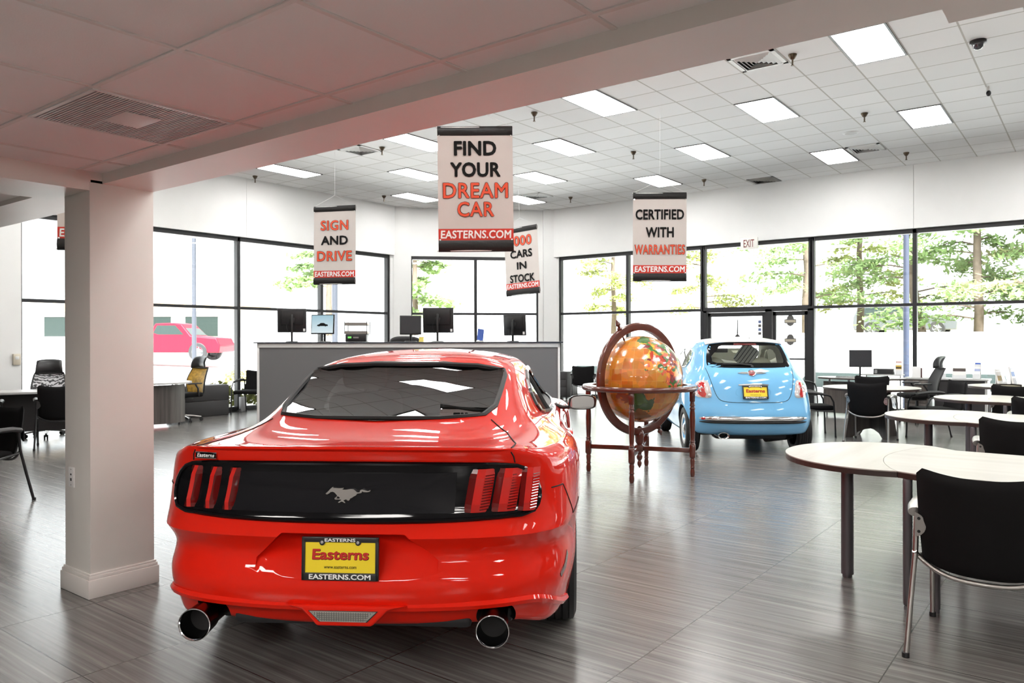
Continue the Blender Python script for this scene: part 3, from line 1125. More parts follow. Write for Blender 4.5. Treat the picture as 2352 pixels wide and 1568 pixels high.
rings = [
    [(0, y, .20) for y in [.5 + 3.8 * i / 17 for i in range(18)]],
    low_ring((.17, .12), {0: -.02, 3: -.05, 4: -.12, 14: -.12, 17: 0}, zk(.265, .205, .20, .20, .20, .20)),
    low_ring((.11, .06), {0: 0, 3: -.02, 4: -.05, 14: -.05, 17: 0}, zk(.30, .238, .24, .24, .25, .22)),
    low_ring((.085, .03), {0: 0, 3: -.01, 4: -.04, 14: -.03, 17: 0}, zk(.37, .325, .33, .31, .33, .28)),
    low_ring((.030, .01), {0: 0, 4: -.028, 7: -.02, 14: -.02, 17: 0}, zk(.400, .375, .37, .37, .39, .34)),
    low_ring((.004, .0), {0: 0, 4: -.010, 14: -.01, 17: 0}, zk(.495, .49, .48, .48, .48, .42)),
    low_ring((.078, .0), {0: 0, 3: -.014, 4: -.050, 5: -.03, 7: -.012, 14: -.01, 17: 0}, zk(.590, .580, .57, .57, .57, .52)),
    low_ring((-.002, .01), {0: 0, 4: -.000, 14: 0, 17: 0}, zk(.675, .668, .66, .66, .66, .6)),
    low_ring((.050, .03), {0: 0, 4: -.002, 14: 0, 17: 0}, zk(.737, .737, .74, .73, .74, .66)),
    low_ring((.075, .06), {0: 0, 4: -.006, 7: .008, 10: -.02, 14: -.01, 17: 0}, zk(.85, .84, .84, .80, .83, .74)),
    low_ring((.062, .10), {0: 0, 4: -.022, 7: -.008, 10: -.028, 13: -.02, 14: -.03, 17: 0}, zk(.965, .950, .915, .885, .90, .80)),
    low_ring((.052, .14), {0: 0, 3: -.01, 4: -.045, 7: -.034, 10: -.05, 14: -.06, 17: 0}, zk(.993, .972, .952, .93, .93, .84)),
    low_ring((.046, .16), {0: 0, 3: -.025, 4: -.085, 7: -.075, 10: -.075, 14: -.09, 17: 0}, zk(1.020, .992, .974, .955, .945, .86)),
    [(0, .14, 1.018), (.3, .15, 1.018), (.53, .19, 1.016), (.66, .27, 1.01), (.755, .42, 1.0), (.80, .6, .99), (.83, .80, .988), (.845, 1.08, .988), (.84, 1.42, .982),
     (.825, 1.9, .972), (.82, 2.5, .968), (.82, 3.1, .965), (.83, 3.45, .96), (.84, 3.8, .945), (.80, 4.15, .92), (.68, 4.42, .88), (.4, 4.56, .87), (0, 4.62, .87)],
    [(0, .38, 1.034), (.28, .39, 1.034), (.47, .42, 1.032), (.575, .50, 1.028), (.66, .64, 1.02), (.715, .82, 1.012), (.75, 1.0, 1.005), (.775, 1.2, 1.0), (.80, 1.5, .992),
     (.825, 1.9, .98), (.835, 2.5, .975), (.825, 3.0, .974), (.80, 3.3, .98), (.74, 3.6, .985), (.66, 3.85, .975), (.5, 4.0, .965), (.28, 4.08, .965), (0, 4.1, .965)],
    [(0, .60, 1.078), (.27, .605, 1.08), (.44, .63, 1.083), (.535, .68, 1.085), (.61, .82, 1.075), (.665, 1.0, 1.065), (.70, 1.18, 1.05), (.725, 1.36, 1.035), (.755, 1.6, 1.012),
     (.785, 1.95, .998), (.80, 2.5, .99), (.785, 2.98, .99), (.745, 3.22, 1.0), (.68, 3.4, 1.01), (.6, 3.5, 1.015), (.45, 3.56, 1.015), (.25, 3.6, 1.015), (0, 3.62, 1.015)],
    [(0, .95, 1.212), (.27, .95, 1.210), (.44, .97, 1.203), (.545, 1.01, 1.190), (.60, 1.12, 1.178), (.635, 1.26, 1.168), (.658, 1.42, 1.16), (.675, 1.62, 1.155), (.695, 1.85, 1.15),
     (.71, 2.1, 1.148), (.715, 2.5, 1.146), (.70, 2.8, 1.148), (.655, 3.0, 1.15), (.61, 3.13, 1.15), (.53, 3.2, 1.155), (.4, 3.25, 1.16), (.22, 3.28, 1.16), (0, 3.3, 1.16)],
    [(0, 1.29, 1.328), (.26, 1.29, 1.326), (.44, 1.31, 1.316), (.548, 1.34, 1.292), (.588, 1.42, 1.28), (.603, 1.54, 1.278), (.613, 1.70, 1.28), (.620, 1.90, 1.283), (.624, 2.12, 1.288),
     (.624, 2.3, 1.29), (.617, 2.5, 1.287), (.605, 2.65, 1.28), (.575, 2.78, 1.275), (.53, 2.86, 1.275), (.46, 2.91, 1.28), (.34, 2.94, 1.285), (.18, 2.96, 1.29), (0, 2.98, 1.29)],
    [(0, 1.55, 1.374), (.25, 1.55, 1.372), (.40, 1.56, 1.365), (.49, 1.59, 1.350), (.525, 1.66, 1.343), (.54, 1.76, 1.342), (.547, 1.88, 1.344), (.552, 2.02, 1.346), (.553, 2.22, 1.348),
     (.553, 2.34, 1.348), (.545, 2.47, 1.346), (.535, 2.57, 1.342), (.51, 2.66, 1.338), (.47, 2.72, 1.337), (.4, 2.76, 1.34), (.3, 2.79, 1.345), (.16, 2.8, 1.35), (0, 2.81, 1.352)],
    [(0, 1.95, 1.402), (.15, 1.95, 1.40), (.25, 1.96, 1.398), (.31, 1.98, 1.392), (.33, 2.02, 1.39), (.335, 2.06, 1.39), (.338, 2.12, 1.39), (.34, 2.2, 1.39), (.34, 2.28, 1.39),
     (.34, 2.34, 1.39), (.335, 2.4, 1.39), (.33, 2.45, 1.39), (.31, 2.5, 1.39), (.28, 2.52, 1.39), (.24, 2.53, 1.392), (.18, 2.54, 1.394), (.1, 2.55, 1.395), (0, 2.55, 1.396)],
    [(0, 2.15 + .35 * i / 17, 1.405) for i in range(18)],
]
shell = shell_mesh(rings, [(4, (0, 4, .7)), (7, (0, 5, .95)), (6, (0, 4, .2)), (8, (0, 3, .3)), (12, (0, 8, .8)), (11, (0, 6, .3))], 2)
bv = bvh_of(shell)
PR, PS, PL, PT = Proj(bv, 'rear'), Proj(bv, 'right'), Proj(bv, 'left'), Proj(bv, 'top')

# openings: wheel arches, exhaust notches, plate recess, cabin and glass
RW, FW, TR = 1.09, 3.80, 0.345
cutters = []
for yy in (RW, FW):
    for s in (-1, 1):
        c = MB(); c.lathe([(0, .66), (.385, .66), (.385, 1.2), (0, 1.2)], 48, (0, yy, TR), axis='X')
        if s < 0: c.v = [(-x, y, z) for x, y, z in c.v]
        cutters.append(c)
for s in (-1, 1):
    c = MB(); c.tube([(s * .60, -.2, .322), (s * .60, .7, .322)], .080, 28)
    cutters.append(c)
c = MB()
hexo = [(-.25, .69), (.25, .69), (.375, .575), (.375, .50), (-.375, .50), (-.375, .575)]
c.add([(a, -.3, b) for a, b in hexo] + [(a, (.150 if b > .6 else (.105 if b > .55 else .024)), b) for a, b in hexo],
      [(0, 1, 2, 3, 4, 5), (11, 10, 9, 8, 7, 6)] + [(i, 6 + i, 6 + (i + 1) % 6, (i + 1) % 6) for i in range(6)])
cutters.append(c)


def inset_loft(levels):
    """Closed box-like cabin void from (z, y0, y1, half width) levels."""
    c = MB()
    vs, fs = [], []
    n = 8
    for z, y0, y1, hw0, hw1 in levels:
        r = .08
        vs += [(-hw0 + r, y0, z), (hw0 - r, y0, z), (hw0, y0 + r, z), (hw1, y1 - r, z), (hw1 - r, y1, z), (-hw1 + r, y1, z), (-hw1, y1 - r, z), (-hw0, y0 + r, z)]
    for k in range(len(levels) - 1):
        for i in range(n): fs.append((k*n + i, k*n + (i+1) % n, (k+1)*n + (i+1) % n, (k+1)*n + i))
    fs.append(tuple(range(n))[::-1]); fs.append(tuple((len(levels)-1)*n + i for i in range(n)))
    return c.add(vs, fs)


cutters.append(inset_loft([(.42, .95, 3.2, .66, .66), (.95, .75, 3.35, .60, .66), (1.05, .80, 3.3, .54, .64), (1.17, 1.05, 3.08, .52, .60), (1.27, 1.32, 2.85, .49, .52), (1.335, 1.75, 2.68, .42, .42)]))
rear_glass = [(-.50, 1.098), (-.30, 1.087), (0, 1.083), (.30, 1.087), (.50, 1.098), (.545, 1.13), (.556, 1.20), (.560, 1.262), (.545, 1.292), (.40, 1.318), (.2, 1.328), (0, 1.330), (-.2, 1.328), (-.40, 1.318), (-.545, 1.292), (-.560, 1.262), (-.556, 1.20), (-.545, 1.13)]
side_glass = [(1.56, 1.075), (1.64, 1.15), (1.80, 1.21), (2.05, 1.248), (2.4, 1.262), (2.65, 1.25), (2.88, 1.19), (3.06, 1.10), (3.15, 1.035), (2.95, 1.012), (2.4, 1.006), (1.95, 1.012), (1.66, 1.03), (1.575, 1.05)]


def shrink(poly, d):
    k = len(poly)
    cx, cy = sum(p[0] for p in poly) / k, sum(p[1] for p in poly) / k
    out = []
    for x, y in poly:
        L = math.hypot(x - cx, y - cy)
        f = max(0, (L - d) / L)
        out.append((cx + (x - cx) * f, cy + (y - cy) * f))
    return out


c = MB(); c.prism(shrink(rear_glass, .0085), -.5, 1.93, 'XZ'); cutters.append(c)
c = MB(); c.prism(shrink(side_glass, .012), -1.2, 1.2, 'YZ'); cutters.append(c)
wind = [(-.66, 1.04), (.66, 1.04), (.60, 1.13), (.50, 1.27), (-.50, 1.27), (-.60, 1.13)]
c = MB(); c.prism(wind, 2.75, 4.5, 'XZ'); cutters.append(c)
body_me = cut(shell, cutters)
finish(body_me, 'body', [m_red, m_seat, m_rubber], coupe, 32)
for p_ in body_me.polygons:
    h_ = bv.find_nearest(p_.center)
    p_.material_index = 0 if h_[3] < .012 or (p_.center.y < .15 and p_.center.z > .47) else (1 if p_.center.z > .78 else 2)
print('coupe body faces', len(body_me.polygons))

mb = MB(); patch(mb, PR, rear_glass, 0.003, 12, 0.0, step=.04, centre=(0, 1.21)); even_out(mb, len(dense(rear_glass, .04))); mb.build('rear_window', m_dglass, coupe, ang=180)
mb = MB(); ribbon(mb, PR, shrink(rear_glass, .006), .028, -.004, True); mb.build('window_seal', m_rubber, coupe)
for pr in (PS, PL):
    quarter = [(1.56, 1.075), (1.64, 1.15), (1.80, 1.21), (1.97, 1.236), (1.97, 1.014), (1.66, 1.03), (1.575, 1.05)]
    mb = MB(); patch(mb, pr, quarter, 0.002, 5, 0.01, step=.05); mb.build('quarter_window', m_dglass, coupe)
    mb = MB(); ribbon(mb, pr, [(1.985, 1.012), (1.985, 1.24)], .03, .001); mb.build('window_pillar', m_rubber, coupe)
    mb = MB(); ribbon(mb, pr, shrink(side_glass, -.012), .030, .002, True); mb.build('window_trim', mat('black_window_trim', (0.01, 0.01, 0.011), 0.25, coat=0.5), coupe)
mb = MB(); patch(mb, Proj(bv, 'front'), shrink(wind, -.02), 0.003, 5, 0.01, step=.06); mb.build('windscreen', m_dglass, coupe)

# tail panel and lamps
tail = smooth_poly([(-.745, .752), (-.58, .742), (-.3, .735), (0, .733), (.3, .735), (.58, .742), (.75, .752), (.782, .80), (.779, .86), (.742, .925), (.67, .953), (.4, .962), (0, .965), (-.4, .962), (-.66, .953), (-.732, .925), (-.768, .86), (-.772, .80)], 1)
PE = lambda a, b, off=0.0: PR(a, b, off + .24 * max(0, abs(a) - .66))
mb = MB(); patch(mb, PE, tail, 0.005, 14, 0.03, step=.02, centre=(0, .85)); mb.build('tail_panel', m_gloss, coupe)
mb = MB(); ribbon(mb, PE, tail, .018, .006, True, .02); mb.build('panel_rim', m_gloss, coupe)
mb = MB(); patch(mb, PR, [(-.50, .765), (.44, .765), (.45, .925), (-.46, .925)], 0.007, 4, 0.004, step=.06); mb.build('centre_panel', mat('satin_black_panel', (0.006, 0.006, 0.008), 0.16, spec=0.3), coupe)

LB = {1: [(.475, .100, .03), (.583, .100, .03), (.692, .075, .018)], -1: [(-.530, .055, .034), (-.622, .058, .034), (-.716, .058, .032)]}
for s in (1, -1):
    lamp = thing_part('tail_light', coupe)
    for x0, w, sl in LB[s]:
        zb, zt = .765, .938
        mb = MB()
        cols = [(0, .005, 0), (.30, .034, 1), (.62, .034, 0), (1, .005, 2)]
        n = 10
        rows = []
        for i in range(n + 1):
            v = i / n
            z = zb + (zt - zb) * v
            rows.append([PR(x0 + w * u + sl * v, z, .35 * max(0, abs(x0 + w * u + sl * v) - .66) + d * min(1, .35 + 3.2 * v) * min(1, .35 + 3.2 * (1 - v))) for u, d, _ in cols])
        vs = [p for r in rows for p in r]
        for k, m in ((0, 1), (1, 0), (2, 0 if s > 0 else 1)):
            fs = [(i * 4 + k, i * 4 + k + 1, (i + 1) * 4 + k + 1, (i + 1) * 4 + k) for i in range(n)]
            mb.add([vs[j] for f in fs for j in f], [tuple(range(4 * q, 4 * q + 4)) for q in range(len(fs))], m)
        if s > 0:      # fine horizontal ribs on the outer facet
            for i in range(13):
                v = .08 + .84 * i / 13
                a = PR(x0 + w * .66 + sl * v, zb + (zt - zb) * v, .034 + .35 * max(0, x0 + w * .66 - .66)); b = PR(x0 + w * .98 + sl * v, zb + (zt - zb) * v, .009 + .35 * max(0, x0 + w * .98 - .66))
                mb.tube([a, b], .0022, 4, m=1)
        mb.build('lamp_bar', [m_tailred, m_taildark], lamp, ang=10)

# running-horse emblem in relief
hp = [(330, 555), (350, 530), (440, 455), (500, 385), (560, 330), (628, 285), (622, 330), (700, 330), (850, 345), (1010, 330), (1040, 325), (1000, 365), (940, 380), (1030, 395), (1140, 393), (1240, 372), (1330, 365), (1410, 380), (1470, 425), (1520, 475), (1560, 495), (1640, 490), (1650, 430), (1690, 388), (1750, 385), (1850, 425), (1930, 440), (1990, 425), (2040, 390), (2050, 430), (2010, 465), (1920, 485), (1800, 480), (1730, 450), (1715, 505), (1660, 525), (1540, 535), (1490, 610), (1400, 650), (1340, 700), (1250, 730), (1270, 750), (1215, 810), (1120, 785), (1190, 770), (1110, 760), (1010, 800), (1095, 890), (1060, 895), (980, 850), (900, 850), (880, 890), (800, 885), (850, 840), (940, 790), (900, 770), (830, 770), (700, 770), (670, 740), (715, 670), (730, 735), (780, 735), (860, 730), (880, 690), (790, 640), (760, 735), (735, 700), (775, 620), (725, 560), (690, 520), (620, 480), (510, 490), (500, 520), (420, 565), (390, 585)]
ES = .185 / 1730
mb = MB()
mb.M = T((0.0, 0, 0))
pts = [((x - 1190) * ES + .012, .838 - (y - 590) * ES) for x, y in hp]
yb = PR(0, .84, 0)[1]
mb.prism(pts, yb - .017, yb - .007, 'XZ')
mb.build('horse_emblem', mat('satin_chrome', (0.62, 0.60, 0.58), 0.18, 1.0), coupe, ang=30, weld=False)

number_plate(coupe, (-.012, .026, .588), tilt=R(-3))

# spoiler lip, high brake lamp, panel gaps
mb = MB()
sec = []
for i in range(33):
    u = -1 + 2 * i / 32
    x = .665 * u
    e = max(0.0, 1 - abs(u) ** 8)
    p = PR(x, 1.005, 0)
    y, z = p[1], 1.012 + .008 * (1 - u * u)
    sec.append([(x, y + .012, z - .016), (x, y - .022 * e, z + .004 * e), (x, y - .016 * e, z + .013 * e), (x, y + .03, z + .014 * e), (x, y + .10, z + .001)])
vs = [p for s_ in sec for p in s_]
fs = [(i * 5 + j, i * 5 + j + 1, (i + 1) * 5 + j + 1, (i + 1) * 5 + j) for i in range(32) for j in range(4)]
mb.add(vs, fs)
mb.build('spoiler', m_red, coupe, ang=40)
mb = MB(); patch(mb, PR, [(-.26, 1.334), (-.20, 1.325), (.20, 1.325), (.26, 1.334), (.2, 1.341), (-.2, 1.341)], .006, 3, .012, step=.04); mb.build('brake_light', mat('dark_brake_lens', (0.02, 0.004, 0.004), 0.15, coat=0.5), coupe)
for s in (-1, 1):
    mb = MB(); ribbon(mb, PR, [(s * .68, .958), (s * .675, .985), (s * .665, 1.003)], .006, .001); mb.build('panel_gap', m_seam, coupe)
    mb = MB(); ribbon(mb, PT, [(s * .665, .16), (s * .672, .34), (s * .62, .56), (s * .535, .67)], .007, .0005); mb.build('panel_gap', m_seam, coupe)
    pr = PS if s > 0 else PL
    mb = MB(); ribbon(mb, pr, [(.275, .835), (.36, .835), (.42, .76), (.50, .68), (.75, .70)], .006, .0005); mb.build('panel_gap', m_seam, coupe)
    mb = MB(); ribbon(mb, pr, [(1.80, .985), (1.82, .8), (1.80, .45), (1.9, .32), (2.9, .32), (3.05, .5), (3.1, .97)], .005, .0005, step=.05); mb.build('door_gap', m_seam, coupe)
    mb = MB(); patch(mb, pr, [(.33, .455), (.39, .485), (.45, .525), (.455, .505), (.40, .458), (.345, .435)], .004, 3, .008, step=.03); mb.build('side_marker', mat('dark_red_reflector', (0.10, 0.006, 0.006), 0.2, coat=1), coupe)
    mb = MB()
    q = pr(2.05, .86, .0)
    mb.box(q[0] - s * .01, q[0] + s * .035, 1.97, 2.17, .85, .872, .01, seg=3); mb.build('door_handle', m_red, coupe)

# dealer badge on the deck
mb = MB(); q = PR(-.60, 1.005, .006)
bd = T((-.605, PR(-.605, .988, 0)[1] - .004, .984), R(-14), R(-6))
p = thing_part('dealer_badge', coupe); p.matrix_local = bd
mb = MB(); mb.box(-.052, .052, -.004, .004, -.0125, .0125, .003); mb.build('badge_plate', m_gloss, p)
mb = MB(); mb.tube([(-.052, -.004, -.0125), (.052, -.004, -.0125), (.052, -.004, .0125), (-.052, -.004, .0125)], .0012, 5, closed=True); mb.build('badge_rim', m_chrome, p)
mb = MB(); put_text(mb, 'Easterns', 0, 0, .086, .016, -.0046, 0.02, 0.15); mb.build('lettering', m_wprint, p, smooth=False)

# lower bumper: bead, centre wedge with reversing lamp
bead = [(-.885, .285), (-.878, .34), (-.855, .378), (-.78, .400), (-.60, .398), (-.3, .392), (0, .389), (.3, .392), (.60, .398), (.74, .401), (.80, .378), (.845, .33), (.885, .272)]
mb = MB(); ribbon(mb, PR, smooth_poly(bead, 2, False), .036, .004, step=.02); mb.build('bumper_bead', m_red, coupe)
wedge = [(-.235, .405), (-.165, .385), (-.105, .322), (.115, .322), (.18, .385), (.255, .405)]
mb = MB()
o1 = [(a, .012, b) for a, b in wedge]; o2 = [(a * 1.15, .17, b - .004) for a, b in wedge]
mb.add(o1 + o2, [(0, 1, 2, 3, 4, 5), (11, 10, 9, 8, 7, 6)] + [(i, 6 + i, 6 + (i + 1) % 6, (i + 1) % 6) for i in range(6)])
w = mb.build('bumper_wedge', m_red, coupe, smooth=False)
bvm = w.modifiers.new('b', 'BEVEL'); bvm.width = .012; bvm.segments = 3; bvm.limit_method = 'ANGLE'
lampo = [(-.132, .384), (-.088, .343), (.095, .343), (.138, .384)]
mb = MB(); mb.prism(shrink(lampo, -.006), .008, .03, 'XZ'); mb.build('lamp_surround', m_blackplastic, coupe, smooth=False)
mb = MB(); mb.prism(lampo, .0045, .02, 'XZ')
m_rev = mat('ribbed_clear_lens', (0.34, 0.33, 0.30), 0.15, coat=1.0)
mb.build('reversing_lamp', m_rev, coupe, smooth=False)
mb = MB()
for i in range(26):
    x = -.12 + .245 * i / 25
    mb.box(x - .0012, x + .0012, .002, .006, .347 + max(0, abs(x) - .085) * .9, .381)
for i in range(4): mb.box(-.10, .105, .002, .006, .351 + .008 * i, .3522 + .008 * i)
mb.build('lens_rib', mat('lens_rib_grey', (0.12, 0.12, 0.11), 0.3), coupe, smooth=False)
mb = MB(); mb.box(-.50, .50, .14, .3, .275, .33, .02); mb.box(-.66, .66, .35, .70, .22, .30, .03); mb.build('underbody', m_rubber, coupe)

# exhaust tips
for s in (-1, 1):
    mb = MB(M=T((s * .60, .03, .322), rz=R(2)))
    mb.lathe([(.052, .42), (.052, .10), (.060, .06), (.063, -.025), (.0655, -.031), (.064, -.036), (.059, -.033), (.056, -.02), (.05, .12), (0, .12)], 36, axis='Y')
    mb.build('exhaust_tip', mat('dark_burnt_chrome', (0.10, 0.10, 0.11), 0.18, 1.0), coupe)
    mb = MB(M=T((s * .60, .03, .322), rz=R(2)))
    mb.lathe([(.0640, -.034), (.0655, -.037), (.062, -.0385), (.059, -.034)], 40, axis='Y'); mb.build('bright_lip', m_chrome, coupe)
    mb = MB(M=T((s * .60, .03, .322), rz=R(2))); mb.lathe([(0, .05), (.054, .05), (.054, .055), (0, .055)], 24, axis='Y'); mb.build('exhaust_bore', m_dark, coupe)

# mirrors
for s in (-1, 1):
    mr = thing_part('door_mirror', coupe)
    mr.location = (s * 1.02, 2.80, .995); mr.scale = (.84, .84, .86)
    mb = MB()
    out = smooth_poly([(-.115, -.062), (.105, -.062), (.125, .0), (.105, .068), (-.105, .062), (-.125, -.01)], 2)
    ring = lambda k, y: [(a * k, y, b * k) for a, b in out]
    L = [ring(1.0, -.05), ring(1.04, -.02), ring(.95, .05), ring(.70, .10), ring(.25, .125)]
    n = len(out)
    mb.add([p for r in L for p in r], [(i * n + j, i * n + (j + 1) % n, (i + 1) * n + (j + 1) % n, (i + 1) * n + j) for i in range(4) for j in range(n)] + [tuple(4 * n + j for j in range(n))])
    mb.build('mirror_shell', m_gloss, mr, ang=50)
    mb = MB(); mb.add(ring(.99, -.049) + ring(.86, -.044), [(j, (j + 1) % n, n + (j + 1) % n, n + j) for j in range(n)]); mb.build('mirror_rim', m_blackplastic, mr)
    mb = MB(); mb.add(ring(.87, -.045), [tuple(range(n))]); mb.build('mirror_glass', mat('mirror_glass', (0.8, 0.8, 0.8), 0.01, 1.0), mr, smooth=False)
    mb = MB(); mb.tube([(-s * .09, .03, -.045), (-s * .17, .05, -.05), (-s * .25, .06, -.03)], [.022, .026, .03], 10, flat=(1, .7)); mb.build('mirror_arm', m_blackplastic, mr)

# wheels and seats
for yy in (RW, FW):
    for s in (-1, 1):
        make_wheel(coupe, (s * .815, yy, TR), TR, .255, .235, (m_rubber, m_wheelblack), s)


def car_seat(parent, x, y, z, mat_, w=.5, h=.62, hr=True):
    st = thing_part('seat', parent)
    st.location = (x, y, z)
    mb = MB(); mb.box(-w/2, w/2, -.25, .27, -.12, .03, .05, seg=3); mb.build('seat_cushion', mat_, st)
    mb = MB(); mb.box(-w/2, w/2, -.08, .08, 0, h, .06, seg=3, T=T((0, -.25, 0), rx=R(14))); mb.build('seat_back', mat_, st)
    if hr:
        mb = MB(); mb.box(-.14, .14, -.05, .05, h + .02, h + .20, .05, seg=3, T=T((0, -.25, 0), rx=R(12)))
        mb.build('headrest', mat_, st)
    return st


for s in (-1, 1): car_seat(coupe, s * .36, 2.15, .55, m_seat, .46, .60)
for s in (-1, 1): car_seat(coupe, s * .30, 1.42, .62, m_seat, .46, .42, False)
# ------------------------------------------------------------ the light blue hatchback
m_blue = mat('light_blue_car_paint', (0.19, 0.51, 0.84), 0.5, coat=1.0, coat_r=0.02, spec=0.1)
m_carwhite = mat('white_car_paint', (0.82, 0.82, 0.82), 0.4, coat=1.0, coat_r=0.03, spec=0.2)
m_cgl = thin_glass('clear_car_glass', (0.86, 0.89, 0.89), ior=1.5)
m_ivory = mat('ivory_seat_leather', (0.62, 0.62, 0.47), 0.5)
hatch = thing('hatchback_car', 'small light blue hatchback with white roof, parked behind the globe', 'car', (9.38, 3.38, 0), R(34.4 - 90))
PX = [0, .30, .52, .66, .755, .795, .808, .813, .81, .80, .795, .795, .80, .81, .79, .68, .4, 0]
PY = [0, .01, .05, .125, .27, .40, .50, .60, .85, 1.2, 1.7, 2.2, 2.6, 2.90, 3.15, 3.38, 3.5, 3.547]
frings = [
    [(0, .5 + 2.6 * i / 17, .19) for i in range(18)],
    low_ring((.16, .10), {0: -.02, 3: -.05, 4: -.10, 14: -.1, 17: 0}, zk(.255, .25, .19, .19, .19, .19)),
    low_ring((.08, .05), {0: 0, 3: -.02, 4: -.045, 7: -.04, 14: -.05, 17: 0}, zk(.285, .285, .25, .22, .25, .22)),
    low_ring((.028, .02), {0: 0, 4: -.015, 7: -.015, 14: -.02, 17: 0}, zk(.36, .36, .35, .33, .35, .3)),
    low_ring((.0, .0), {0: 0, 4: 0, 14: 0, 17: 0}, zk(.46, .46, .46, .45, .46, .42)),
    low_ring((.018, .02), {0: 0, 4: -.003, 7: .0, 14: 0, 17: 0}, zk(.57, .57, .57, .56, .57, .52)),
    low_ring((.055, .05), {0: 0, 3: -.006, 4: -.02, 5: -.008, 7: -.004, 14: -.01, 17: 0}, zk(.675, .675, .68, .67, .68, .62)),
    low_ring((.085, .10), {0: 0, 3: -.012, 4: -.045, 5: -.03, 7: -.012, 10: -.01, 14: -.03, 17: 0}, zk(.80, .80, .80, .78, .78, .70)),
    low_ring((.125, .22), {0: 0, 3: -.035, 4: -.085, 5: -.062, 7: -.035, 10: -.03, 13: -.06, 15: -.05, 17: 0}, zk(.93, .93, .92, .88, .87, .80)),
    [(0, .19, 1.04), (.30, .20, 1.04), (.49, .24, 1.038), (.575, .32, 1.035), (.635, .44, 1.03), (.675, .56, 1.02), (.70, .70, 1.01), (.72, .86, 1.0), (.735, 1.05, .985),
     (.745, 1.35, .965), (.745, 1.75, .955), (.745, 2.15, .955), (.73, 2.45, .96), (.69, 2.68, .95), (.60, 2.86, .93), (.46, 2.98, .91), (.26, 3.05, .90), (0, 3.08, .90)],
    [(0, .26, 1.11), (.29, .27, 1.11), (.47, .31, 1.108), (.55, .385, 1.105), (.605, .50, 1.10), (.645, .62, 1.09), (.67, .75, 1.08), (.69, .90, 1.07), (.705, 1.08, 1.05),
     (.715, 1.38, 1.03), (.715, 1.75, 1.02), (.71, 2.08, 1.02), (.69, 2.28, 1.025), (.645, 2.42, 1.03), (.56, 2.52, 1.03), (.42, 2.59, 1.025), (.24, 2.63, 1.02), (0, 2.65, 1.02)],
    [(0, .42, 1.27), (.28, .43, 1.27), (.45, .46, 1.268), (.525, .52, 1.265), (.575, .62, 1.26), (.605, .72, 1.25), (.625, .84, 1.24), (.64, .97, 1.235), (.65, 1.14, 1.225),
     (.655, 1.4, 1.215), (.655, 1.7, 1.21), (.645, 1.92, 1.21), (.62, 2.06, 1.21), (.575, 2.16, 1.21), (.49, 2.23, 1.215), (.37, 2.28, 1.22), (.2, 2.31, 1.225), (0, 2.32, 1.225)],
    [(0, .58, 1.425), (.27, .58, 1.424), (.43, .60, 1.418), (.495, .645, 1.405), (.535, .72, 1.395), (.555, .81, 1.39), (.568, .92, 1.39), (.578, 1.04, 1.39), (.584, 1.18, 1.388),
     (.586, 1.38, 1.382), (.582, 1.58, 1.372), (.57, 1.74, 1.36), (.545, 1.84, 1.35), (.50, 1.90, 1.345), (.43, 1.94, 1.345), (.32, 1.97, 1.35), (.18, 1.985, 1.355), (0, 1.99, 1.36)],
    [(0, .62, 1.462), (.25, .625, 1.462), (.38, .66, 1.46), (.435, .72, 1.455), (.465, .80, 1.452), (.48, .88, 1.452), (.49, .98, 1.452), (.497, 1.08, 1.45), (.50, 1.2, 1.447),
     (.50, 1.36, 1.44), (.495, 1.52, 1.43), (.48, 1.64, 1.42), (.455, 1.72, 1.412), (.41, 1.77, 1.408), (.345, 1.80, 1.408), (.26, 1.82, 1.41), (.14, 1.83, 1.413), (0, 1.835, 1.415)],
    [(0, .85, 1.498), (.12, .85, 1.498), (.2, .87, 1.497), (.25, .9, 1.495), (.27, .94, 1.494), (.28, .99, 1.494), (.285, 1.04, 1.493), (.287, 1.1, 1.492), (.287, 1.18, 1.49),
     (.287, 1.27, 1.488), (.283, 1.37, 1.482), (.275, 1.45, 1.477), (.26, 1.5, 1.473), (.235, 1.53, 1.47), (.2, 1.55, 1.47), (.15, 1.56, 1.47), (.08, 1.565, 1.47), (0, 1.57, 1.47)],
    [(0, .95 + .5 * i / 17, 1.503 - .02 * i / 17) for i in range(18)],
]
fshell = shell_mesh(frings, [(6, (0, 5, .6)), (2, (0, 5, .4)), (12, (0, 3, .75)), (13, (0, 3, .6))], 2)
fbv = bvh_of(fshell)
FR, FS, FL, FT, FF = Proj(fbv, 'rear'), Proj(fbv, 'right'), Proj(fbv, 'left'), Proj(fbv, 'top'), Proj(fbv, 'front')
FRW, FFW, FTR = .60, 2.90, .29
cutters = []
for yy in (FRW, FFW):
    for s in (-1, 1):
        c = MB(); c.lathe([(0, .56), (.325, .56), (.325, 1.0), (0, 1.0)], 40, (0, yy, FTR), axis='X')
        if s < 0: c.v = [(-x, y, z) for x, y, z in c.v]
        cutters.append(c)
cutters.append(inset_loft([(.40, .55, 2.2, .56, .60), (.95, .36, 2.45, .50, .62), (1.10, .36, 2.50, .50, .60), (1.27, .50, 2.2, .47, .57), (1.385, .63, 1.93, .44, .50), (1.43, .78, 1.78, .38, .38)]))
fglass = [(-.50, 1.112), (-.25, 1.105), (0, 1.103), (.25, 1.105), (.50, 1.112), (.527, 1.14), (.512, 1.24), (.482, 1.36), (.45, 1.402), (.25, 1.425), (0, 1.43), (-.25, 1.425), (-.45, 1.402), (-.482, 1.36), (-.512, 1.24), (-.527, 1.14)]
fhole = [(-.455, 1.165), (.445, 1.165), (.455, 1.20), (.435, 1.34), (.40, 1.385), (-.33, 1.385), (-.37, 1.33), (-.455, 1.25)]
